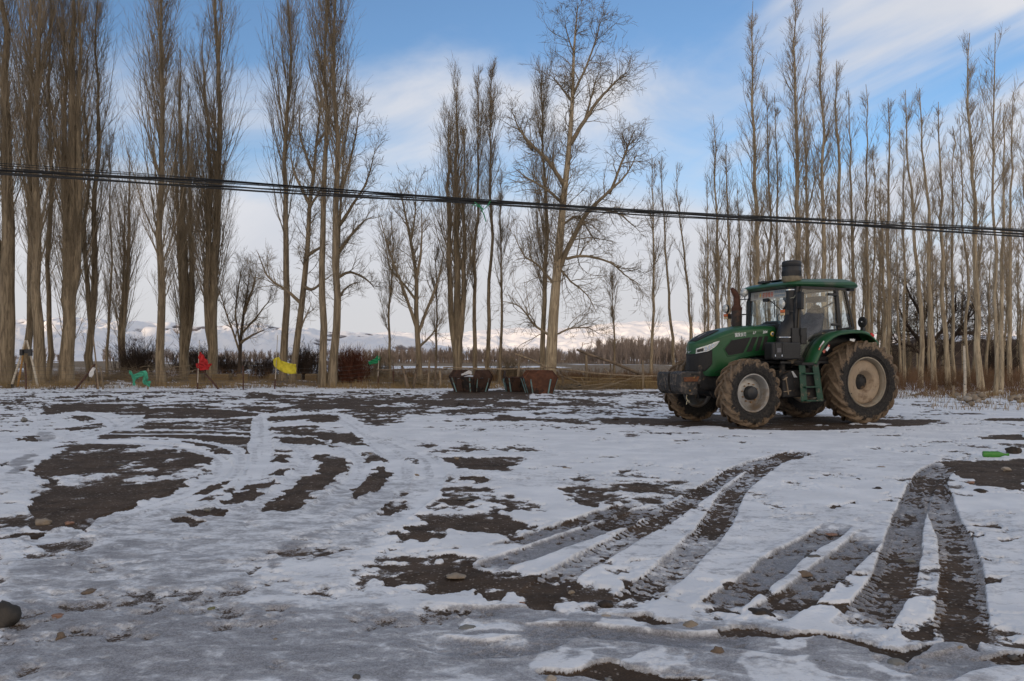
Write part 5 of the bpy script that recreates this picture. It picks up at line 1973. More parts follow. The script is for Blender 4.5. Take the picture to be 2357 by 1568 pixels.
def glyphs(name, y0, y1, z0, z1, n, m):
    """worn characters: blocks of strokes, too faded to read"""
    g_ = MB()
    wch = (y1 - y0) / n
    for i in range(n):
        a, b2 = y0 + wch * (i + .1), y0 + wch * (i + .9)
        h = z1 - z0
        for j in range(3):
            zz = z0 + h * (.12 + .36 * j) + rs_.uniform(-.03, .03) * h
            g_.box((1.575, (a + b2) / 2 + rs_.uniform(-.1, .1) * wch, zz), (.004, (b2 - a) * rs_.uniform(.6, 1), h * .12))
        for j in range(2):
            yy = a + (b2 - a) * (.25 + .5 * j)
            g_.box((1.575, yy, (z0 + z1) / 2), (.0045, (b2 - a) * .15, h * rs_.uniform(.7, 1)))
    return tp(name, g_, m, strip)


glyphs('red_characters', -.30, .06, 2.70, 2.81, 4, REDP)
glyphs('blue_characters', .09, .46, 2.765, 2.83, 6, BLUEP)
glyphs('blue_characters', .09, .42, 2.695, 2.74, 6, BLUEP)
glyphs('yellow_characters', -.40, -.33, 2.72, 2.80, 1, YELP)
glyphs('grey_characters', -.58, -.44, 2.69, 2.79, 2, mat('grey_print', (.28, .26, .27), .7))
# wiper
b = MB()
b.tube([(1.585, -.10, 2.66), (1.60, .10, 2.55), (1.61, .38, 2.36)], .010, 6)
b.box((1.59, -.16, 2.64), (.05, .16, .07))
b.tube([(1.60, .12, 2.62), (1.61, .14, 2.25)], .010, 5)
tp('wiper', b, BLACK)
# roof
rf = MB()


def roof_ring(x0, x1, hy, z, r, bulge=0.0):
    pts = []
    for (cx, cy, a0) in ((x1 - r, hy - r, 0), (x0 + r, hy - r, 90), (x0 + r, -hy + r, 180), (x1 - r, -hy + r, 270)):
        for i in range(6):
            a = R(a0 + 90 * i / 5)
            pts.append((cx + r * math.cos(a), cy + r * math.sin(a), z))
    return pts


rings = [roof_ring(.02, 1.66, .76, 2.872, .10), roof_ring(-.06, 1.77, .84, 2.905, .14), roof_ring(-.10, 1.80, .865, 2.945, .16), roof_ring(-.06, 1.77, .845, 2.985, .16), roof_ring(.06, 1.62, .74, 3.030, .18), roof_ring(.25, 1.40, .55, 3.042, .2)]


def roof_z(p):
    x, y, z = p
    lift = .045 * math.exp(-((x - .42) / .30) ** 2) * (1 if z > 2.96 else .25) + (-.05 * sstep(1.25, 1.8, x) if z > 2.93 else -.02 * sstep(1.25, 1.8, x)) - .035 * sstep(.10, -.12, x)
    return (x, y, z + float(lift))


rf.grid([[roof_z(p) for p in r_] for r_ in rings], closed=True)
rf.add([roof_z(p) for p in rings[-1]], [tuple(range(24))])
rf.add([roof_z(p) for p in rings[0]], [tuple(range(24))[::-1]])
roof = tp('roof', rf, GREEN, bevel=.006)
b = MB()
b.add(roof_ring(.05, 1.66, .765, 2.862, .10) + roof_ring(.05, 1.66, .765, 2.874, .10), [tuple(range(24))[::-1], tuple(range(24, 48))] + [(i, (i + 1) % 24, 24 + (i + 1) % 24, 24 + i) for i in range(24)])
tp('headliner', b, RUBBERS, roof)
b = MB()
b.box((1.16, .05, 3.062), (.62, .78, .022))
b.box((1.58, -.25, 3.035), (.14, .22, .05))
tp('roof_hatch', b, BLACK, roof, bevel=.006)
b = MB()
b.box((.02, .62, 2.855), (.16, .20, .06))
tp('roof_grille', b, RUBBERS, roof, bevel=.02)
b = MB()
for y_ in (-.62,):
    b.lathe([(0, .075), (.085, .06), (.098, .03), (.095, .0), (.06, -.05), (0, -.06)], 24, 'x', (1.79, y_, 2.83))
wl = tp('roof_lamp', b, LENS, roof)
# cab inside
b = MB()
b.box((.85, 0, 1.36), (1.45, 1.40, .08))
b.box((.30, 0, 1.55), (.55, 1.30, .50))
tp('cab_floor', b, GRIME)
b = MB()
b.box((.62, 0, 1.86), (.50, .50, .14))
b.box((.40, 0, 2.18), (.14, .48, .62), Matrix.Rotation(R(-10), 3, 'Y'))
b.box((.36, 0, 2.48), (.10, .26, .14))
tp('seat', b, BLACK, bevel=.05, seg=3)
b = MB()
rows = []
for i in range(9):
    x = .40 + i * .09
    rows.append([(x, -.30 + .10 * j, (2.42 if i < 2 else 2.30 - .055 * i) - .012 * (j - 3) ** 2 + .035 * math.sin(i * 2.1 + j * 1.7)) for j in range(8)])
b.grid(rows)
tp('seat_cover', b, CLOTH, solid=.012)
b = MB()
b.tube([(1.42, 0, 1.4), (1.35, 0, 1.85), (1.22, 0, 2.16)], .04, 10)
ring = [(1.22 + .10 * math.sin(2 * math.pi * i / 20) * 1.0, .20 * math.cos(2 * math.pi * i / 20), 2.18 + .16 * math.sin(2 * math.pi * i / 20)) for i in range(21)]
b.tube(ring, .016, 8, caps=False)
b.box((1.48, 0, 1.98), (.20, .90, .26))
b.tube([(1.50, -.5, 2.05), (1.55, -.2, 2.13), (1.56, .2, 2.13), (1.50, .5, 2.05)], .05, 8)
tp('steering_column', b, BLACK, bevel=.01)
b = MB()
b.bar((.45, -.55, 2.75), (.48, -.55, 2.05), .035, .035)
b.bar((.12, -.30, 2.75), (.05, -.35, 2.0), .035, .035)
b.bar((.12, .35, 2.75), (.05, .40, 2.0), .035, .035)
b.bar((.12, .35, 2.62), (.40, -.50, 2.25), .03, .03)
b.box((.30, -.05, 2.68), (.20, .42, .12))
tp('cab_rails', b, mat('blue_grey_steel', (.045, .060, .080), .5))
b = MB()
b.prism([(1.20, .55, 1.40), (1.60, .55, 1.36), (1.30, .55, 1.72), (1.06, .55, 1.72)], (0, .04, 0))
b.bar((1.42, .60, 1.40), (1.15, .60, 1.75), .05, .03)
tp('door_lining', b, CREAM)
# cab front wall and lower side
b = MB()
b.box((1.70, 0, 1.74), (.12, 1.34, .70))
b.prism([(1.62, .52, 1.33), (1.95, .52, 1.33), (1.95, .52, 1.60), (1.64, .52, 2.02)], (0, .14, 0))
b.box((1.62, .76, 1.80), (.20, .10, .40))
b.box((1.42, .80, 1.83), (.15, .05, .34))
b.box((1.35, .60, 1.28), (1.35, .42, .06))
tp('cab_front_wall', b, BLACK, bevel=.015)
for x, z in ((.56, 2.72), (.47, 2.08)):
    b = MB()
    b.box((x + .09, .815, z), (.24, .04, .055))
    b.cyl((x - .03, .80, z - .04), (x - .03, .80, z + .04), .03)
    tp('door_hinge', b, BLACK, bevel=.012)
b = MB()
b.box((1.50, .825, 1.92), (.05, .03, .16))
tp('door_handle', b, BLACK, bevel=.008)

# ---- black box with the air filter, its pipe and the pre-cleaner
b = MB()
b.box((1.935, .765, 1.515), (.73, .29, .36))
bx = tp('air_filter_box', b, BLACK, bevel=.045, seg=3)
b = MB()
for i in range(7):
    z = 1.375 + .046 * i
    b.box((1.80, .914, z), (.44, .012, .012))
for x in (2.235, 2.06):
    b.box((x, .914, 1.515), (.014, .012, .34))
tp('box_ribs', b, BLACK, bx)
b = MB()
b.box((2.255, .918, 1.42), (.022, .02, .042))
b.box((2.085, .918, 1.42), (.022, .02, .042))
tp('box_clip', b, CHROME, bx)
b = MB()
b.box((2.15, .913, 1.53), (.10, .012, .09))
tp('box_plate', b, mat('grey_plate', (.10, .10, .11), .4), bx)
b = MB()
b.lathe([(.0, -.07), (.035, -.06), (.05, -.01), (.11, .02), (.13, .03)], 16, 'z', (1.72, .78, 1.315))
tp('dust_valve', b, mat('dusty_valve', (.24, .19, .13), .8), bx)
b = MB()
b.tube([(1.78, .62, 1.66), (1.775, .62, 1.80), (1.74, .62, 1.93), (1.66, .61, 2.04), (1.59, .60, 2.14), (1.56, .60, 2.26)], [.165, .165, .165, .150, .128, .115], 20)
b.cyl((1.555, .60, 2.24), (1.555, .60, 2.93), .112, .112, 24)
b.cyl((1.555, .60, 2.84), (1.555, .60, 2.90), .122, .122, 24)
pipe = tp('intake_pipe', b, BLACK)
b = MB()
for z in (2.235, 2.80, 2.925):
    b.cyl((1.555, .60, z - .010), (1.555, .60, z + .010), .119 if z < 2.5 else .127, None, 24)
b.cyl((1.775, .62, 1.795), (1.775, .62, 1.812), .172, None, 24)
tp('hose_clamp', b, CHROME, pipe)
b = MB()
b.tube([(1.66, .68, 2.62), (1.58, .735, 2.64), (1.48, .70, 2.645), (1.44, .66, 2.66)], .010, 6)
b.tube([(1.62, .72, 2.62), (1.57, .75, 2.70), (1.51, .74, 2.73), (1.55, .75, 2.62)], .009, 6)
tp('wire_tie', b, mat('pale_wire', (.30, .30, .24), .6), pipe)
b = MB()
b.lathe([(.0, 3.410), (.165, 3.408), (.190, 3.395), (.198, 3.37), (.198, 3.29), (.190, 3.285), (.190, 3.275), (.194, 3.27), (.194, 3.07), (.190, 3.055)], 40, 'z', (1.555, .60, 0))
pc = tp('air_precleaner', b, BLACK)
b = MB()
for i in range(40):
    a = 2 * math.pi * i / 40
    b.box((1.555 + .195 * math.cos(a), .60 + .195 * math.sin(a), 3.13), (.008, .008, .13), Matrix.Rotation(a, 3, 'Z'))
tp('precleaner_ribs', b, BLACK, pc)
b = MB()
b.lathe([(.196, 3.085), (.204, 3.07), (.196, 3.0), (.150, 2.945), (.120, 2.925)], 40, 'z', (1.555, .60, 0))
for a in (20, 140, 260):
    b.box((1.555 + .17 * math.cos(R(a)), .60 + .17 * math.sin(R(a)), 2.925), (.06, .03, .03), Matrix.Rotation(R(a), 3, 'Z'))
tp('precleaner_skirt', b, mat('dusty_skirt', (.20, .165, .11), .8, var=.3, vscale=8, col2=(.06, .055, .05), c2lo=.5, c2hi=.7), pc)

# ---- exhaust
b = MB()
b.cyl((2.26, -.30, 1.95), (2.26, -.30, 2.44), .112, .112, 24)
ex = tp('exhaust_muffler', b, DARKEX)
b = MB()
b.lathe([(.112, 2.40), (.115, 2.44), (.112, 2.47), (.085, 2.50), (.078, 2.52)], 24, 'z', (2.26, -.30, 0))
b.tube([(2.26, -.30, 2.50), (2.262, -.30, 2.62), (2.268, -.30, 2.70), (2.295, -.30, 2.77), (2.345, -.30, 2.825), (2.395, -.30, 2.885)], [.078, .072, .066, .064, .058, .034], 18)
tp('exhaust_pipe', b, RUST, ex)

# ---- lamps, mirrors and rails round the cab
for (x, y, z, nm) in ((1.90, .75, 2.37, 'near'), (2.15, -.80, 2.36, 'far')):
    b = MB()
    b.box((x - .04, y, z - .055), (.11, .13, .11))
    a_ = tp('indicator_lamp', b, BLACK, bevel=.01)
    b = MB()
    b.box((x + .022, y, z - .030), (.03, .125, .060))
    tp('orange_lens', b, ORANGE, a_, bevel=.008)
    b = MB()
    b.box((x + .022, y, z - .092), (.03, .125, .055))
    tp('clear_lens', b, AMBERW, a_, bevel=.008)
    b = MB()
    b.lathe([(0, .055), (.080, .045), (.092, .02), (.090, -.01), (.05, -.05), (0, -.06)], 24, 'x', (x + .01, y, z + .115))
    tp('work_lamp', b, LENS, a_)
    b = MB()
    b.lathe([(.093, .025), (.097, .01), (.092, -.02), (.052, -.058), (0, -.066)], 24, 'x', (x + .01, y, z + .115))
    b.cyl((x - .01, y, z + .0), (x - .01, y, z + .04), .015)
    tp('lamp_shell', b, BLACK, a_)
b = MB()
b.tube([(1.62, -.76, 2.36), (2.14, -.80, 2.335)], .014, 8)
b.tube([(1.65, .75, 2.335), (1.90, .75, 2.335)], .016, 8)
tp('lamp_arm', b, BLACK)
b = MB()
b.tube([(1.75, -.62, 2.02), (1.73, -.63, 2.30), (1.70, -.66, 2.60), (1.62, -.72, 2.70), (1.57, -.73, 2.72)], .018, 8)
tp('grab_rail', b, BLACK)
b = MB()
b.tube([(1.545, -.78, 2.84), (1.56, -1.14, 2.83), (1.57, -1.18, 2.80), (1.57, -1.19, 2.62), (1.57, -1.18, 2.60)], .012, 6)
b.tube([(1.545, -.78, 2.71), (1.57, -1.18, 2.715)], .012, 6)
b.tube([(1.55, -.93, 2.84), (1.55, -.93, 2.71)], .010, 6)
ma = tp('mirror_arm', b, BLACK)
b = MB()
b.box((1.58, -1.20, 2.46), (.06, .17, .32))
tp('mirror', b, BLACK, ma, bevel=.025, seg=3)
b = MB()
b.tube([(1.54, .79, 2.74), (1.60, .90, 2.75), (1.635, .95, 2.72)], .013, 6)
b.tube([(1.56, .79, 2.42), (1.635, .95, 2.45)], .012, 6)
ma = tp('mirror_arm', b, BLACK)
b = MB()
b.box((1.635, .95, 2.55), (.075, .16, .36))
tp('mirror', b, BLACK, ma, bevel=.03, seg=3)

# ---- ladder
b = MB()
A0, A1 = Vector((1.660, 1.02, 1.235)), Vector((1.600, 1.02, .485))
B0, B1 = Vector((1.315, 1.02, 1.235)), Vector((1.175, 1.02, .485))
b.bar(A0, A1, .018, .16)
b.bar(B0, B1, .018, .16)
lad = tp('step_ladder', b, GREEN_D, bevel=.004)
for f in (.24, .61, .985):
    b = MB()
    p, q = A0.lerp(A1, f), B0.lerp(B1, f)
    b.box((p + q) / 2, ((p - q).length, .17, .030))
    tp('step', b, GREEN_D, lad, bevel=.005)
b = MB()
b.box((1.49, .98, 1.255), (.44, .20, .05))
b.box((1.36, .93, .86), (.32, .03, .60))
tp('step_bracket', b, GRIME, lad)
import bmesh
# ------------------------------------------------------------------ overhead cables
CAB = mat('cable_sheath', (.012, .012, .012), .6)
ca, cb = at(0, 394, 15.0), at(2357, 538, 22.4)
root = thing('cable_bundle', 'bundle of black overhead cables running across in front of the trees', 'cables', tuple(ca.lerp(cb, .4)))
off = Vector(root.location)
rc = random.Random(21)
for i in range(12):
    b = MB()
    pts, rr = [], .011 if i < 5 else (.018 if i < 8 else .006)
    ph, ph2 = rc.uniform(0, 6.3), rc.uniform(0, 6.3)
    lvl = rc.uniform(-.085, .06) if i < 8 else rc.uniform(.06, .13)
    for j in range(60):
        t = -.9 + 2.9 * j / 59
        p = ca.lerp(cb, t)
        s = -.035 * math.sin(math.pi * min(max(t, 0), 1))
        wob = .035 * math.sin(t * 7.0 + ph) + .02 * math.sin(t * 17 + ph2)
        p = p + Vector((0, .03 * math.cos(t * 5 + ph), s + lvl * (.75 + .35 * math.cos(6.28 * t)) + wob * (1 if i < 8 else .3)))
        pts.append(p - off)
    b.tube(pts, rr, 6)
    b.build('cable', CAB, root)
b = MB()
q = at(1108, 476, 17.6) - off
b.tube([q + Vector((-.15, 0, .10)), q + Vector((-.02, -.02, -.02)), q + Vector((.06, -.02, -.18)), q + Vector((.10, 0, -.33))], .012, 5)
b.tube([q + Vector((-.05, -.03, .05)), q + Vector((.04, -.03, -.08)), q + Vector((.14, -.02, .02)), q + Vector((.20, -.02, .12))], .011, 5)
b.tube([q + Vector((-.20, 0, .05)), q + Vector((-.08, -.03, .0)), q + Vector((.05, -.03, -.05))], .010, 5)
b.build('green_tape', mat('green_tape', (.02, .22, .09), .6), root)

# ------------------------------------------------------------------ rusty steel bins
RUSTB = mat('bin_rust', (.120, .046, .024), .85, var=.45, vscale=2.6, col2=(.022, .013, .010), c2lo=.46, c2hi=.62, c2scale=2.4, bump=.4, bscale=12)
RUSTD = mat('bin_dark_rust', (.062, .030, .019), .85, var=.45, vscale=2.6, col2=(.012, .009, .008), c2lo=.46, c2hi=.60, c2scale=2.2, bump=.4, bscale=12)
TEAL = mat('flaking_teal_paint', (.17, .29, .30), .7, var=.25, vscale=6, col2=(.10, .040, .022), c2lo=.50, c2hi=.62, c2scale=5)


def steel_bin(u, v, rz, w_, d_, h, label, m, fill=None):
    p = gp(u, v)
    t = thing('steel_bin', label, 'waste bin', (p.x, p.y, -.01), rz, 'rusty steel bins')
    bw, mw, tw = w_ * .36, w_ * .50, w_ * .34           # half widths: bottom, belly, top of the end plates
    zb, zm = .04, h * .70
    for s_ in (-1, 1):
        e_ = MB()
        xb, xm, xt = s_ * d_ * .40, s_ * d_ * .50, s_ * d_ * .46
        pl = [(xb, -bw, zb), (xb, bw, zb), (xm, mw, zm), (xt, tw, h), (xt, -tw, h), (xm, -mw, zm)]
        e_.prism(pl, (-s_ * .02, 0, 0))
        e_.tube([pl[5], pl[4], pl[3], pl[2]], .020, 6)
        ep = e_.build('end_plate', m, t)
        for yy in (-.42, .38):
            r_ = MB()
            r_.bar((xb + s_ * .02, bw * yy * 1.6, zb), (xm + s_ * .02, mw * yy * 1.5, zm * .92), .03, .045)
            r_.build('rib', TEAL, ep)
    for s_ in (-1, 1):
        e_ = MB()
        pl = [(-d_ * .40, s_ * bw, zb), (d_ * .40, s_ * bw, zb), (d_ * .50, s_ * mw, zm), (-d_ * .50, s_ * mw, zm)]
        e_.prism(pl, (0, -s_ * .02, 0))
        e_.tube([pl[3], pl[2]], .024, 6)
        sp = e_.build('side_plate', m, t)
        for f in (-.36, .0, .36):
            r_ = MB()
            r_.bar((d_ * f * .8, s_ * (bw + .018), zb), (d_ * f, s_ * (mw + .018), zm - .02), .045, .03)
            r_.build('rib', TEAL if f else m, sp)
    e_ = MB()
    e_.box((0, 0, .05), (d_ * .80, bw * 2, .02))
    e_.build('floor_plate', m, t)
    for s_ in (-1, 1):
        for k in (-1, 1):
            pass
    return t


BINS = []
BINS.append(steel_bin(1084, 903, R(-36), 1.30, 1.30, .92, 'rusty steel bin filled with rubbish and snow, left of the two other bins', RUSTD))
BINS.append(steel_bin(1194, 902, R(4), 1.25, 1.25, .88, 'dark rusty steel bin standing half behind the red-brown bin', RUSTD))
BINS.append(steel_bin(1241, 907, R(-84), 1.30, 1.15, .93, 'red-brown rusty steel bin with teal ribs, its end plate facing the yard', RUSTB))


def cloth(name, pts, widths, m, Y, fold=.03, seed=1, parent=None, n=6):
    """a strip of cloth along pixel points, hanging in the air at depth Y"""
    rr_ = random.Random(seed)
    k = Y / FPX
    c = catmull([tuple(at(u, v, Y)) for u, v in pts], 6)
    wv = np.interp(np.linspace(0, 1, len(c)), np.linspace(0, 1, len(widths)), widths) * k
    rows = []
    for i in range(len(c)):
        a, b_ = c[max(i - 1, 0)], c[min(i + 1, len(c) - 1)]
        t = (b_ - a) / (np.linalg.norm(b_ - a) + 1e-9)
        nrm = np.array([-t[2], 0, t[0]])
        row = []
        for j in range(n + 1):
            f = j / n - .5
            p = c[i] + nrm * f * wv[i]
            p = p + np.array([0, fold * math.sin(i * .9 + j * 1.7 + seed) + rr_.uniform(-.4, .4) * fold, rr_.uniform(-.25, .25) * fold])
            row.append(tuple(p))
        rows.append(row)
    b = MB()
    b.grid(rows)
    return b.build(name, m, parent, solid=.006)


# rubbish inside the first bin
b = MB()
rr_ = random.Random(5)
bp = Vector(BINS[0].location)
rows = [[(bp.x + -.52 + .13 * i, bp.y - .52 + .13 * j, .52 + .08 * rr_.random() + .12 * math.exp(-((i - 4) ** 2 + (j - 4) ** 2) / 9)) for j in range(9)] for i in range(9)]
b.grid(rows)
o = b.build('rubbish_heap', mat('rubbish_and_snow', (.62, .62, .64), .8, var=.1, vscale=4, col2=(.20, .155, .12), c2lo=.47, c2hi=.60, c2scale=5))
tag(o, 'pale heap of snow and rubbish lying in the left rusty bin', 'rubbish')
o = cloth('plastic_bag', P("1062,863 1072,860 1080,857 1086,861"), [3, 6, 8, 4], mat('white_plastic', (.75, .75, .77), .5), 33.0, .04, 3)
tag(o, 'crumpled white plastic bag on top of the rubbish in the left bin', 'plastic bag')

# ------------------------------------------------------------------ wire fence with flags
RPOST = mat('rusty_post', (.085, .040, .028), .9, var=.3, vscale=6)
WOODP = mat('weathered_wood', (.27, .205, .135), .9, var=.3, vscale=2, col2=(.12, .09, .06), c2lo=.5, c2hi=.65, c2scale=6, stretch=(4, 4, 1))
WOODD = mat('grey_brown_wood', (.17, .125, .085), .9, var=.3, vscale=2, col2=(.075, .055, .04), c2lo=.5, c2hi=.65, c2scale=6)
WIRE = mat('fence_wire', (.10, .085, .075), .7)
STRAWM = mat('straw_stalk', (.34, .245, .125), .9, var=.25, vscale=.8)
BIRCH = mat('birch_bark', (.50, .44, .35), .8, var=.15, vscale=6, col2=(.045, .035, .03), c2lo=.60, c2hi=.66, c2scale=9, stretch=(1, 1, 4))


def post(mb, u0, v0, u1, v1, Y, px, n=7, sink=.08):
    a, c_ = at(u0, v0, Y), at(u1, v1, Y)
    if sink:
        a.z = min(a.z, 0) - sink
    r = px * Y / FPX / 2
    mb.tube([a, a.lerp(c_, .5) + Vector((r * .4, 0, 0)), c_], [r * 1.1, r, r * .85], n)


fence = thing('wire_fence', 'sagging wire fence on rusty posts along the foot of the left row', 'fence', tuple(gp(430, 897)))
Fo = Vector(fence.location)


def fpart(name, fn, m, parent):
    b = MB()
    fn(b)
    po = Vector(parent.location)
    b.v = [tuple(Vector(p) - po) for p in b.v]
    return b.build(name, m, parent)


YF = 36.2
posts = [(-60, 897, -62, 830), (60, 897, 58, 836), (224, 899, 221, 829), (238, 899, 231, 845), (340, 897, 341, 848), (455, 897, 453, 845), (560, 896, 559, 842), (632, 896, 635, 836), (745, 893, 744, 842), (870, 889, 871, 826), (905, 890, 905, 840)]
for i, (u0, v0, u1, v1) in enumerate(posts):
    mt = WOODP if i in (3, 4, 8) else RPOST
    fpart('post', lambda b: post(b, u0, v0, u1, v1, YF + (0 if u0 < 700 else 2.0), 3.3 if mt is RPOST else 4.0), mt, fence)
for (u0, v0, u1, v1) in ((170, 897, 219, 838), (508, 898, 466, 853)):
    fpart('brace', lambda b: post(b, u0, v0, u1, v1, YF, 4.5), RPOST, fence)


def wires(b):
    for j in range(6):
        pts = []
        for (u0, v0, u1, v1) in posts:
            f = .12 + .15 * j
            pts.append(at(u0 + (u1 - u0) * f, v0 + (v1 - v0) * f, YF - .06 + (0 if u0 < 700 else 2.0)))
        q = []
        for a, c_ in zip(pts, pts[1:]):
            q += [a, a.lerp(c_, .5) + Vector((0, 0, -.05))]
        b.tube(q + [pts[-1]], .0045, 4, caps=False)


fpart('wire', wires, WIRE, fence)

FLAGS = [
    ('red', (.50, .025, .028), 'torn red flag knotted round a fence post, with a thin white pole', P("461,810 463,820 467,832 470,842 471,852"), [2, 12, 20, 24, 22], (455, 858, 459, 783), 2.2),
    ('yellow', (.56, .47, .035), 'yellow flag hanging slack from a thin pole on the fence', P("635,824 641,838 655,845 668,849 682,849"), [16, 21, 24, 25, 21], (634, 850, 639, 772), 2.0),
    ('green', (.02, .27, .11), 'small green flag blowing left on a thin pole beyond the red willow', P("872,820 867,830 858,833 849,837"), [8, 13, 10, 7], (870, 845, 873, 795), 1.8),
]
for i, (c_, rgb, lab, pts, wd, pole, pw_) in enumerate(FLAGS):
    Yq = YF - .12 + (2.0 if c_ == 'green' else 0)
    pz = at(pole[0], pole[1], Yq)
    t = thing('flag', lab, 'flag', tuple(pz), 0, 'flags on the wire fence')
    fm = mat('flag_cloth', rgb, .85, var=.25, vscale=3)
    o = cloth('cloth', pts, wd, fm, Yq, .05, 11 + i, None)
    o.parent = t
    o.matrix_parent_inverse = Matrix.Translation(-pz)
    b = MB()
    b.tube([(0, 0, -.45), tuple(at(pole[2], pole[3], Yq) - pz)], [.022, .014], 6)
    b.build('pole', mat('pale_pole', (.42, .37, .30), .8), t)
    if c_ == 'red':
        o2 = cloth('cloth_knot', P("452,838 458,842 466,840 478,842 487,838"), [8, 13, 12, 9, 2], fm, Yq - .05, .06, 31, None)
        o2.parent = t
        o2.matrix_parent_inverse = Matrix.Translation(-pz)
o = cloth('tattered_cloth', P("298,853 303,861 310,868 320,863 332,860 336,868 332,877 338,882 346,884"), [4, 6, 12, 11, 13, 11, 9, 11, 13], mat('green_rag', (.06, .34, .22), .8, var=.2, vscale=4), YF - .15, .05, 7)
tag(o, 'tattered pale green cloth caught on the fence wires', 'cloth')
tail = cloth('cloth_tail', P("311,868 308,878 309,888"), [8, 6, 5], o.data.materials[0], YF - .15, .03, 8, o)
o = cloth('white_scrap', P("217,846 212,856 208,868"), [5, 11, 8], mat('white_rag', (.70, .70, .70), .8), YF - .15, .03, 9)
tag(o, 'white scrap of cloth hanging on the slanting fence brace', 'cloth')
lp = thing('leaning_pole', 'long pale pole leaning on the fence beside the white scrap', 'pole', tuple(gp(229, 898)))
fpart('pole', lambda b: post(b, 227, 897, 214, 770, YF - .2, 3.4), WOODP, lp)

# wooden tripod at the left
t = thing('tripod', 'tall wooden tripod with a black collar among the left poplars', 'tripod', tuple(gp(52, 893)))
for (u0, v0, u1, v1, mm) in ((24, 893, 58, 784, BIRCH), (40, 893, 57, 786, mat('orange_wood', (.36, .19, .055), .7)), (88, 893, 62, 784, BIRCH)):
    fpart('leg', lambda b: post(b, u0, v0, u1, v1, 38.0 + (0.6 if u0 == 40 else 0), 4.6, sink=.05), mm, t)
fpart('collar', lambda b: (b.box(at(60, 809, 38.0), (.52, .16, .20)), b.box(at(50, 812, 37.9), (.14, .14, .26)), b.box(at(70, 813, 37.9), (.14, .14, .26))), BLACK, t)
fpart('foot', lambda b: b.box(at(25, 890, 38.0), (.22, .2, .22)), BLACK, t)

# ------------------------------------------------------------------ pole fence in the middle and at the right
pf = thing('pole_fence', 'broken fence of crooked poles and posts behind the bins and tractor', 'fence', tuple(gp(1400, 896)))
for (u0, v0, u1, v1, Y, px, mm) in [
        (1187, 893, 1197, 822, 37.0, 5, WOODP), (1348, 886, 1349, 816, 37.5, 7, WOODP), (1358, 890, 1357, 850, 37.5, 4, WOODD), (1404, 893, 1405, 838, 37.0, 3.5, WOODD), (1480, 902, 1479, 830, 36.0, 5, WOODP),
        (1300, 893, 1289, 850, 36.8, 6, WOODD), (1552, 897, 1553, 838, 37, 4.5, WOODP), (1000, 893, 1004, 830, 37.4, 5, WOODD), (1014, 893, 1012, 848, 37.2, 5, WOODP), (940, 893, 925, 842, 37.0, 7, WOODD), (950, 893, 960, 838, 37.2, 6, WOODD), (985, 893, 988, 822, 37.4, 5, WOODP)]:
    fpart('post', lambda b: post(b, u0, v0, u1, v1, Y, px), mm, pf)
for pts, Y, px, mm in [
        (P("1278,848 1320,853 1373,860 1420,863 1465,866 1560,866"), 36.6, 4.2, WOODP), (P("870,852 920,851 980,848 1030,850"), 37.0, 4, WOODD), (P("1020,846 1090,848 1160,850 1280,846"), 37.6, 3.5, WOODP),
        (P("1284,862 1310,872 1330,880"), 36.4, 4.5, WOODD), (P("1281,876 1380,880 1470,878 1560,880"), 36.8, 2.2, STRAWM), (P("1300,868 1400,872 1500,871"), 36.9, 2.0, STRAWM), (P("1390,848 1402,859"), 36.5, 3, WOODP),
        (P("1338,870 1349,892"), 36.3, 3, WOODP), (P("1560,868 1700,874 1880,872 2030,870"), 40.0, 3.0, WOODD), (P("2080,864 2200,866 2357,862"), 44.0, 3.0, WOODD), (P("2080,878 2200,879 2357,880"), 44.0, 2.5, WOODD)]:
    def rail(b):
        q = [at(u, v, Y) for u, v in pts]
        b.tube(q, [px * Y / FPX / 2] * len(q), 6)
    fpart('rail', rail, mm, pf)
for pts, px, lab in [(P("1187,815 1222,828 1258,846"), 5, 'stripped pale pole slanting down across the fence behind the bins'), (P("1328,805 1352,815 1404,832 1455,853 1475,862"), 6.5, 'long grey-brown pole leaning over the fence left of the tractor')]:
    t = thing('leaning_pole', lab, 'pole', tuple(gp(*pts[-1][:1], 895)))
    def lean(b):
        q = [at(u, v, 36.3 + .25 * i) for i, (u, v) in enumerate(pts)]
        b.tube(q, [px * 36.5 / FPX / 2 * (.85 + .1 * i) for i in range(len(q))], 7)
        b.tube([q[0].lerp(q[1], .3), q[0].lerp(q[1], .3) + Vector((.1, .1, .18)), q[0].lerp(q[1], .3) + Vector((.14, .2, .36))], .018, 5)
    fpart('pole', lean, WOODP if px == 5 else WOODD, t)

# birch post, fallen log, cut stump by the stones
t = thing('birch_post', 'white birch post standing upright by the heap of stones', 'post', tuple(gp(2221, 919)))
fpart('post', lambda b: post(b, 2221, 919, 2219, 796, 27.6, 6.0, 9), BIRCH, t)
t = thing('birch_log', 'white birch log lying on the ground behind the heap of stones', 'log', tuple(gp(2270, 908)))
def blog(b):
    q = [at(2236, 911, 30.0), at(2270, 907, 30.3), at(2306, 902, 30.6)]
    b.tube(q, [.10, .095, .085], 10)
fpart('log', blog, BIRCH, t)
t = thing('stump_post', 'short pale stake with a split top left of the heap of stones', 'post', tuple(gp(2194, 917)))
fpart('post', lambda b: post(b, 2194, 918, 2195, 888, 28.0, 7, 8), WOODP, t)
t = thing('fallen_branch', 'thin grey branch lying on the snow right of the rear tyre', 'branch', tuple(gp(2110, 914)))
fpart('branch', lambda b: (b.tube([at(2085, 915, 29.5), at(2110, 909, 29.8), at(2126, 902, 30)], [.05, .04, .02], 7), b.tube([at(2100, 911, 29.6), at(2094, 905, 29.4)], [.02, .01], 5)), WOODD, t)

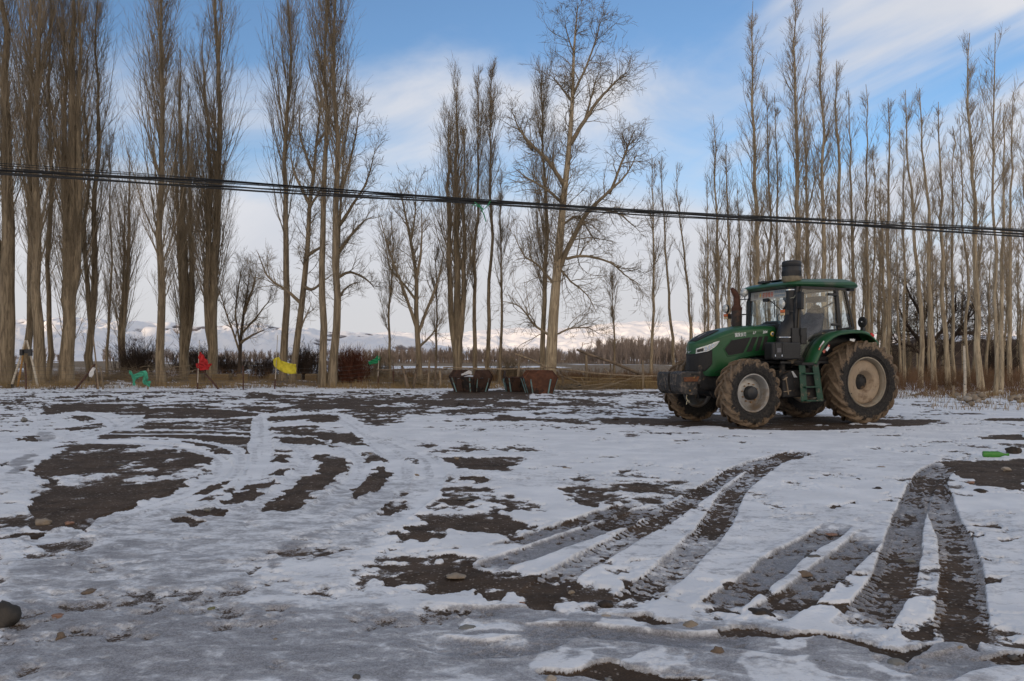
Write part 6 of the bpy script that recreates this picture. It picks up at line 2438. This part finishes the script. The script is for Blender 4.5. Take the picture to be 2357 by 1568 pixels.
# ------------------------------------------------------------------ brushwood, bales
def brush(seed, cx, cy, lx, ly, h, n, r):
    rng = np.random.default_rng(seed)
    x = rng.uniform(-lx, lx, n)
    z = np.abs(rng.normal(0, h * .5, n)) * (1 - (x / lx) ** 2 * .6)
    P0 = np.stack([cx + x, cy + rng.uniform(-ly, ly, n), z], 1)
    az = rng.normal(0, .35, n) + np.where(rng.random(n) < .5, 0, math.pi)
    el = rng.normal(.05, .16, n)
    D = np.stack([np.cos(az) * np.cos(el), np.sin(az) * np.cos(el) * .5, np.sin(el)], 1)
    p = grow(rng, P0, D, rng.uniform(.8, 2.6, n), 5, -.02, .10)
    p[:, :, 2] = np.maximum(p[:, :, 2], .01)
    rr = (r * rng.uniform(.5, 1.2, n))[:, None] * np.linspace(1, .35, 6)[None]
    a, d, r_, t_, pi = sample(rng, p, rr, 4, .3, 1, .3, .8)
    p2 = grow(rng, a, d, rng.uniform(.3, .9, len(pi)), 3, 0, .12)
    return join_np([tubes_np(p, rr, 5), tubes_np(p2, np.repeat(np.array([[r * .4, r * .35, r * .25, r * .12]]), len(p2), 0), 3)])


c0 = at(305, 872, 46.0)
o = link('brushwood_pile', mesh_np('brushwood_pile', *brush(3, 0, 0, 2.6, .8, .75, 150, .022)), TWIG)
o.location = (c0.x, 46.0, .05)
tag(o, 'long pile of cut brushwood lying behind the tattered green cloth', 'brushwood')
c0 = at(958, 888, 38.5)
o = link('brushwood_pile', mesh_np('brushwood_pile', *brush(4, 0, 0, .9, .5, .6, 90, .02)), TWIG)
o.location = (c0.x, 38.5, .0)
tag(o, 'small tangled heap of sticks at the foot of the branching tree', 'brushwood')
c0 = at(1330, 895, 35.6)
o = link('brushwood_pile', mesh_np('brushwood_pile', *brush(5, 0, 0, 1.0, .4, .25, 70, .012)), TWIG)
o.location = (c0.x, 35.6, .0)
tag(o, 'low scatter of twigs and stalks beside the great cottonwood', 'brushwood')
STRAW = mat('straw_bale', (.19, .135, .075), .95, var=.3, vscale=9, bump=.6, bscale=40, stretch=(1, 1, 5))
for (u, v, w_, lab) in [(452, 871, 30, 'straw block behind the red flag, leftmost of the blocks'), (512, 871, 42, 'wide straw block right of the red flag'), (560, 872, 26, 'straw block under the low round tree'), (632, 874, 18, 'straw block peeping out left of the yellow flag pole'), (684, 873, 20, 'straw block between the yellow flag and the bent tree'), (719, 874, 30, 'straw block just left of the fused pair of poplars')]:
    p = at(u, 883, 47.0)
    k = 47.0 / FPX
    b = MB()
    b.box((0, 0, .24), (w_ * k, .5, .50))
    o = b.build('straw_block', STRAW, None, bevel=.06, seg=2)
    o.location = (p.x, 47.0, .03)
    o.rotation_euler = (0, 0, rc.uniform(-.2, .2))
    tag(o, lab, 'straw block', 'straw blocks behind the left fence')
for (u, v, s_, lab) in [(1303, 893, .32, 'black tyre scrap beside the great cottonwood, nearer its trunk'), (1320, 892, .34, 'black tyre scrap beside the great cottonwood, farther from its trunk')]:
    p = at(u, v, 36.0)
    b = MB()
    n = 14
    b.grid([[((.30 + .09 * math.cos(2 * math.pi * j / 8)) * math.cos(math.pi * 1.5 * i / n + s_ * 9), (.30 + .09 * math.cos(2 * math.pi * j / 8)) * math.sin(math.pi * 1.5 * i / n + s_ * 9), .10 + .10 * math.sin(2 * math.pi * j / 8) + .04 * math.sin(i)) for j in range(8)] for i in range(n + 1)], closed=True)
    o = b.build('tyre_scrap', RUBBERS, None, solid=.02)
    o.location = (p.x, 36.0, .02)
    tag(o, lab, 'tyre scrap', 'black tyre scraps')

# ------------------------------------------------------------------ stones, dung, bottle
def stone_mat(name, c1, c2):
    return mat(name, c1, .85, var=.22, vscale=6, col2=c2, c2lo=.50, c2hi=.70, c2scale=5, bump=.5, bscale=22)


SM = {'tan': stone_mat('tan_stone', (.27, .215, .155), (.18, .14, .105)), 'grey': stone_mat('grey_stone', (.19, .185, .17), (.12, .115, .105)), 'red': stone_mat('reddish_stone', (.27, .155, .105), (.16, .10, .075)),
      'dark': stone_mat('dark_stone', (.085, .080, .075), (.14, .12, .10)), 'pale': stone_mat('pale_stone', (.36, .31, .255), (.24, .20, .165)), 'green': stone_mat('mossy_stone', (.17, .17, .09), (.12, .11, .08)), 'brown': stone_mat('brown_clod', (.16, .115, .08), (.09, .065, .045)),
      'boulder': stone_mat('boulder_stone', (.034, .029, .024), (.070, .060, .050)),
      'dung': stone_mat('dung', (.030, .021, .015), (.060, .042, .028))}


def stone_mesh(seed, sx, sy, sz, rough=.22, sub=3, lumps=1):
    bm = bmesh.new()
    bmesh.ops.create_icosphere(bm, subdivisions=sub, radius=1.0)
    rr = random.Random(seed)
    o1, o2 = rr.uniform(0, 50), rr.uniform(0, 50)
    from mathutils import noise as mn
    for v in bm.verts:
        n = v.co.normalized()
        d = 1 + rough * mn.noise(n * 1.3 + Vector((o1, o2, 0))) * 1.6 + rough * .5 * mn.noise(n * 3.1 + Vector((o2, o1, 3)))
        v.co = Vector((n.x * sx * d, n.y * sy * d, n.z * sz * d))
    me = bpy.data.meshes.new('stone')
    bm.to_mesh(me)
    bm.free()
    for p in me.polygons:
        p.use_smooth = True
    return me


def stone(name, seed, u, v, wpx, asp, kind, label, cat='stone', group=None, rough=.32, lift=.45):
    p = gp(u, v)
    s = wpx * p.y / FPX / 2
    hz = s * asp
    me = stone_mesh(seed, s, s * random.Random(seed).uniform(.65, .95), hz, rough)
    o = link(name, me, SM[kind])
    o.location = (p.x, p.y + s * .4, hz * lift - .012)
    o.rotation_euler = (random.Random(seed + 1).uniform(-.15, .15), 0, random.Random(seed).uniform(-.4, .4))
    return tag(o, label, cat, group)


STONES = [
    (54, 968, 14, .75, 'grey', 'pointed grey stone on the snow near the left edge, well behind the mud'),
    (94, 1203, 36, .42, 'tan', 'large smooth tan oval stone at the lower left end of the mud patch'),
    (158, 1204, 17, .55, 'red', 'reddish stone on the mud just right of the large tan oval one'),
    (475, 1174, 18, .62, 'grey', 'grey rounded stone standing alone on snow between the curved tracks'),
    (277, 1070, 20, .35, 'dark', 'dark low stone in the middle of the left mud patch'),
    (957, 1093, 14, .40, 'tan', 'small tan stone between the two widest curved snow tracks'),
    (1051, 1056, 12, .60, 'tan', 'small brown stone at the left tip of the middle mud strip'),
    (1072, 1148, 30, .20, 'dark', 'flat dark stone sunk in the mud right of the curved tracks'),
    (853, 1045, 11, .35, 'tan', 'small flat stone on the short mud island behind the curved tracks'),
    (1304, 1078, 17, .35, 'tan', 'brown stone at the right tip of the middle mud strip'),
    (1202, 1386, 14, .45, 'red', 'small rusty-coloured stone in the snow near the centre foreground'),
    (1917, 1229, 25, .22, 'red', 'flat reddish stone lying in an icy rut'),
    (1872, 1284, 36, .42, 'dark', 'dark angular stone on the snow ridge between two icy ruts'),
    (2319, 1081, 19, .60, 'pale', 'pale round stone on the mud below the green bottle'),
    (2237, 1111, 15, .45, 'red', 'small reddish stone at the lower edge of the mud by the green bottle'),
    (2030, 1075, 20, .25, 'tan', 'flat tan stone on open snow behind the right-hand ruts'),
    (129, 1417, 27, .35, 'red', 'reddish stone in the trampled snow right of the dark boulder'),
    (138, 1469, 21, 1.1, 'brown', 'upright brown clod in the dirty snow at lower left'),
    (204, 1362, 33, .30, 'brown', 'brown flat stone frozen into the grey ice at left'),
    (486, 1400, 17, .60, 'green', 'small olive stone in the grey ice of the left foreground'),
    (379, 1476, 14, .35, 'green', 'tiny olive pebble stone near the bottom left'),
    (822, 1566, 22, 1.0, 'dark', 'black upright clod at the bottom edge, left of centre'),
    (1077, 1448, 47, .32, 'grey', 'broad flat grey stone beside the chequered tyre print'),
    (1048, 1326, 42, .22, 'tan', 'large flat tan stone in the mud at the end of the icy rut'),
    (633, 1471, 16, .55, 'tan', 'small tan stone in the grey ice left of centre'),
    (1591, 1443, 34, .60, 'tan', 'tan rounded stone at the lower edge of the snow patch in the right foreground'),
    (1653, 1507, 33, .95, 'brown', 'big brown lump of frozen earth in the right foreground'),
    (1397, 1422, 31, .40, 'pale', 'pale pinkish stone under the black dung in the foreground'),
    (1269, 1565, 32, .60, 'pale', 'pale grey stone at the bottom edge by the dark mud'),
    (1505, 1506, 30, .25, 'brown', 'thin flat brown stone left of the big lump of frozen earth'),
    (1316, 1361, 14, .65, 'tan', 'small round tan stone on snow between mud patches in the foreground'),
    (1401, 1564, 17, .70, 'grey', 'small grey stone at the bottom edge on the dark mud'),
    (2207, 1490, 31, .45, 'tan', 'tan stone lying on mud at the near end of the far right rut'),
    (1888, 1524, 36, .35, 'grey', 'smooth grey stone in the slush at the bottom right'),
    (2065, 1525, 35, .40, 'grey', 'smooth greenish-grey stone, the right one of two in the slush at the bottom right'),
    (1966, 1535, 41, .16, 'green', 'long flat olive stone in the slush below the two smooth grey ones'),
    (2097, 1289, 26, .25, 'grey', 'flat bluish-grey stone in the middle of a right-hand rut'),
    (2336, 1512, 22, .6, 'dark', 'dark stone in the mud at the lower right edge'),
    (1853, 1321, 32, .40, 'brown', 'brown rounded stone on the mud between the icy ruts'),
]
for i, (u, v, wp, asp, kd, lab) in enumerate(STONES):
    stone('stone' if 'clod' not in lab and 'lump' not in lab else 'earth_clod', 900 + i, u, v, wp, asp, kd, lab, 'stone' if 'clod' not in lab and 'lump' not in lab else 'clod', 'stones scattered over the yard')
stone('boulder', 990, 2, 1440, 66, .95, 'boulder', 'dark boulder cut off by the left edge of the picture', 'boulder', None, .25, .75)

DUNG = [
    (1393, 1393, 34, .50, 'black double lump of dung on snow in the right foreground'),
    (1755, 1413, 52, .32, 'long dark cow pat at the lower end of an icy rut'),
    (2335, 1043, 30, .75, 'tall dark dung heap right of the green bottle'),
    (2296, 1042, 14, .45, 'small dark dung lump between the green bottle and the tall heap'),
    (2264, 1132, 32, .30, 'flat dark dung on the snow at the right edge below the mud'),
    (2022, 1126, 24, .35, 'flat dark dung on the snow left of the far right ruts'),
    (1975, 1102, 13, .35, 'tiny dark dung on the snow behind the flat dung'),
    (1059, 934, 16, .65, 'dark dung lump on the far mud in front of the left rusty bin'),
    (1074, 934, 9, .55, 'little dark dung lump right beside the larger one before the left bin'),
    (1481, 959, 16, .40, 'dark dung on the snow left of the tractor front tyre'),
    (1417, 966, 14, .40, 'dark dung at the left end of the mud under the tractor'),
    (917, 909, 12, .60, 'dark dung lump on the far mud below the red willow'),
    (270, 919, 8, .7, 'small dark dung lump on the far snow left of the tattered cloth'),
    (331, 919, 8, .6, 'small dark dung lump on the far snow right of the tattered cloth'),
]
for i, (u, v, wp, asp, lab) in enumerate(DUNG):
    stone('dung_heap', 1100 + i, u, v, wp, asp, 'dung', lab, 'dung', 'dung lumps in the yard', .35, .5)

# the heap of stones at the right
rh = random.Random(12)
for i in range(34):
    left = i < 24
    cu, cw = (2238, 40) if left else (2335, 26)
    u = cu + rh.gauss(0, .5) * cw
    v = rh.uniform(912, 934) if left else rh.uniform(908, 930)
    lay = rh.random() < .35
    s = rh.uniform(11, 20)
    p = gp(u, v)
    r_ = s * p.y / FPX / 2
    o = link('stone', stone_mesh(1300 + i, r_, r_ * .8, r_ * rh.uniform(.6, .8), .2, 2), SM[rh.choice(['tan', 'tan', 'pale', 'brown', 'tan'])])
    o.location = (p.x, p.y, r_ * .5 + (.13 if lay and left else 0))
    o.rotation_euler = (0, 0, rh.uniform(0, 3))
    tag(o, 'rounded stone in the heap beside the white birch post' if left else 'rounded stone in the loose row at the right edge beyond the heap', 'stone', 'stones heaped beside the birch post' if left else 'stones in the loose row at the right edge')

# green bottle
bt = MB()
prof = [(0, 0), (.030, .0), (.036, .008), (.037, .06), (.034, .075), (.037, .09), (.037, .15), (.034, .18), (.020, .215), (.0135, .235), (.0135, .262)]
bt.lathe(prof, 20, 'x')
GB = bpy.data.materials.new('green_bottle')
GB.use_nodes = True
pb = GB.node_tree.nodes['Principled BSDF']
pb.inputs['Base Color'].default_value = (.09, .34, .05, 1)
pb.inputs['Roughness'].default_value = .15
pb.inputs['Transmission Weight'].default_value = .35
bo = bt.build('bottle', GB)
pz = gp(2262, 1051)
bo.location = (pz.x, pz.y, .035)
bo.rotation_euler = (0, 0, R(-14))
bo.scale = (1.15, 1.15, 1.15)
tag(bo, 'empty bright green plastic bottle lying on the snow at the right', 'bottle')
b = MB()
b.cyl((.258, 0, 0), (.280, 0, 0), .016, None, 14)
b.build('cap', mat('green_cap', (.06, .28, .03), .4), bo)

# ------------------------------------------------------------------ dry grass and undergrowth
def blades(name, spec, m, r, seed, label, up=.02, branch=0):
    rng = np.random.default_rng(seed)
    parts = []
    for (u0, u1, Y0, Y1, h0, h1, n, cl) in spec:
        nc = max(1, n // cl)
        Yc = rng.uniform(Y0, Y1, nc)
        Xc = (rng.uniform(u0, u1, nc) - U0) / FPX * Yc
        P0 = np.stack([np.repeat(Xc, cl) + rng.normal(0, .12, nc * cl), np.repeat(Yc, cl) + rng.normal(0, .12, nc * cl), np.full(nc * cl, -.03)], 1)
        N = len(P0)
        az = rng.uniform(0, 6.283, N)
        a = np.abs(rng.normal(0, R(17), N))
        D = np.stack([np.cos(az) * np.sin(a), np.sin(az) * np.sin(a), np.cos(a)], 1)
        hs = np.repeat(rng.uniform(h0, h1, nc), cl) * rng.uniform(.6, 1.1, N)
        p = grow(rng, P0, D, hs, 3, -up, .10)
        rr = np.repeat(np.array([[r, r * .85, r * .65, r * .3]]), N, 0)
        parts.append(tubes_np(p, rr, 3))
        if branch:
            q, d, r_, t, pi = sample(rng, p, rr, branch, .35, 1, R(20), R(50))
            p2 = grow(rng, q, d, hs[pi] * rng.uniform(.2, .45, len(pi)), 2, .05, .1)
            parts.append(tubes_np(p2, np.repeat(np.array([[r * .6, r * .5, r * .25]]), len(p2), 0), 3))
    o = link(name, mesh_np(name, *join_np(parts)), m)
    return tag(o, label, 'grass', None, 'stuff')


GRASS = mat('dry_grass', (.26, .185, .095), .95, var=.35, vscale=.6, spec=.05)
REED = mat('brown_stalks', (.165, .100, .060), .95, var=.35, vscale=.6, spec=.05)
blades('dry_grass', [(-60, 780, 37.0, 41.5, .20, .45, 4600, 6), (760, 1290, 36.5, 40.5, .20, .45, 3000, 6), (1280, 1560, 35.5, 40.0, .30, .70, 3600, 6), (2050, 2380, 27.5, 33, .12, .30, 900, 5), (2140, 2380, 21, 27, .10, .28, 300, 5),
                     (-60, 900, 41.5, 56, .25, .6, 3600, 8), (820, 1560, 40.5, 60, .30, .7, 4200, 8), (1560, 1900, 34, 44, .25, .6, 1800, 6)], GRASS, .008, 61, 'tan dry grass along the fence and between the trunks')
blades('undergrowth', [(1880, 2400, 33, 50, .35, 1.1, 5200, 7), (1290, 1560, 37, 44, .5, 1.0, 1400, 6), (1560, 1900, 40, 50, .4, 1.0, 1800, 6), (-60, 900, 50, 62, .4, 1.0, 2400, 8), (900, 1300, 44, 60, .4, .9, 1600, 8), (2120, 2380, 28, 33, .15, .4, 600, 5)], REED, .008, 62, 'reddish brown stalks and seedlings under the trees', 0, 2)

# ------------------------------------------------------------------ bank behind the right grove, far sheds
def build_bank():
    us = np.linspace(1940, 3300, 160)
    rs = np.linspace(0, 1, 22)
    UU, RR = np.meshgrid(us, rs)
    Yc = 66 + 20 * RR
    X = (UU - U0) / FPX * Yc
    topv = np.interp(UU, [1940, 2040, 2120, 2300, 2600, 3300], [824, 790, 768, 764, 770, 775])
    zt = (V0 - topv) / FPX * 80 + CAM_H
    z = zt * sstep(0, .75, RR) + (fbm(X * .3, Yc * .3, 5, 4) - .5) * .8 * sstep(0, .4, RR) - .3
    v = np.stack([X.ravel(), Yc.ravel(), z.ravel()], 1)
    nr, nc = UU.shape
    i = (np.arange(nr - 1)[:, None] * nc + np.arange(nc - 1)[None, :]).ravel()
    me = mesh_np('hillside', v, np.stack([i, i + 1, i + nc + 1, i + nc], 1), True)
    m = bpy.data.materials.new('scrub_bank')
    m.use_nodes = True
    t = m.node_tree
    t.nodes.clear()
    k = NT(t)
    g_ = k.n('ShaderNodeNewGeometry')
    zz = k.n('ShaderNodeSeparateXYZ', {0: g_.outputs['Position']}).outputs[2]
    n_ = k.noise(k.mapping(g_.outputs['Position'], scale=(.35, .35, 1.2)), 1.0, 6, .65)
    c_ = k.mix(k.ramp(n_, .35, .65), (.050, .033, .024), (.125, .085, .058))
    sn = k.ramp(k.math('ADD', k.math('MULTIPLY', zz, .16), k.math('MULTIPLY', n_, .9)), .98, 1.06)
    c_ = k.mix(sn, c_, (.80, .80, .83))
    p = k.n('ShaderNodeBsdfPrincipled', {'Base Color': c_, 'Roughness': .95, 'Specular IOR Level': .1})
    k.n('ShaderNodeOutputMaterial', {0: p.outputs[0]})
    tag(link('hillside', me, m), kind='structure')


build_bank()
WALLM = mat('plaster_wall', (.30, .25, .20), .9, var=.2, vscale=.6)
ROOFM = mat('snowy_roof', (.78, .79, .82), .9, var=.05, vscale=.6)
for (u, v, Y, w_, lab) in [(1296, 833, 430.0, 7.0, 'small far shed with a snowy roof seen just right of the cottonwood trunk'), (1338, 833, 400.0, 5.0, 'tiny far shed with a snowy roof left of the long leaning pole'), (1075, 833, 450.0, 8.0, 'far low house with a snowy roof above the left rusty bin')]:
    p = at(u, v, Y)
    t = thing('farm_shed', lab, 'shed', (p.x, Y, -.1), .2)
    b = MB()
    b.box((0, 0, .8), (w_, 4, 1.7))
    b.build('wall', WALLM, t)
    b = MB()
    b.prism([(-w_ / 2 - .3, -2.3, 1.6), (-w_ / 2 - .3, 0, 2.5), (-w_ / 2 - .3, 2.3, 1.6)], (w_ + .6, 0, 0))
    b.build('roof', ROOFM, t)
    b = MB()
    b.box((w_ * .1, -2.02, .7), (.9, .06, 1.3))
    b.build('door', WOODD, t)
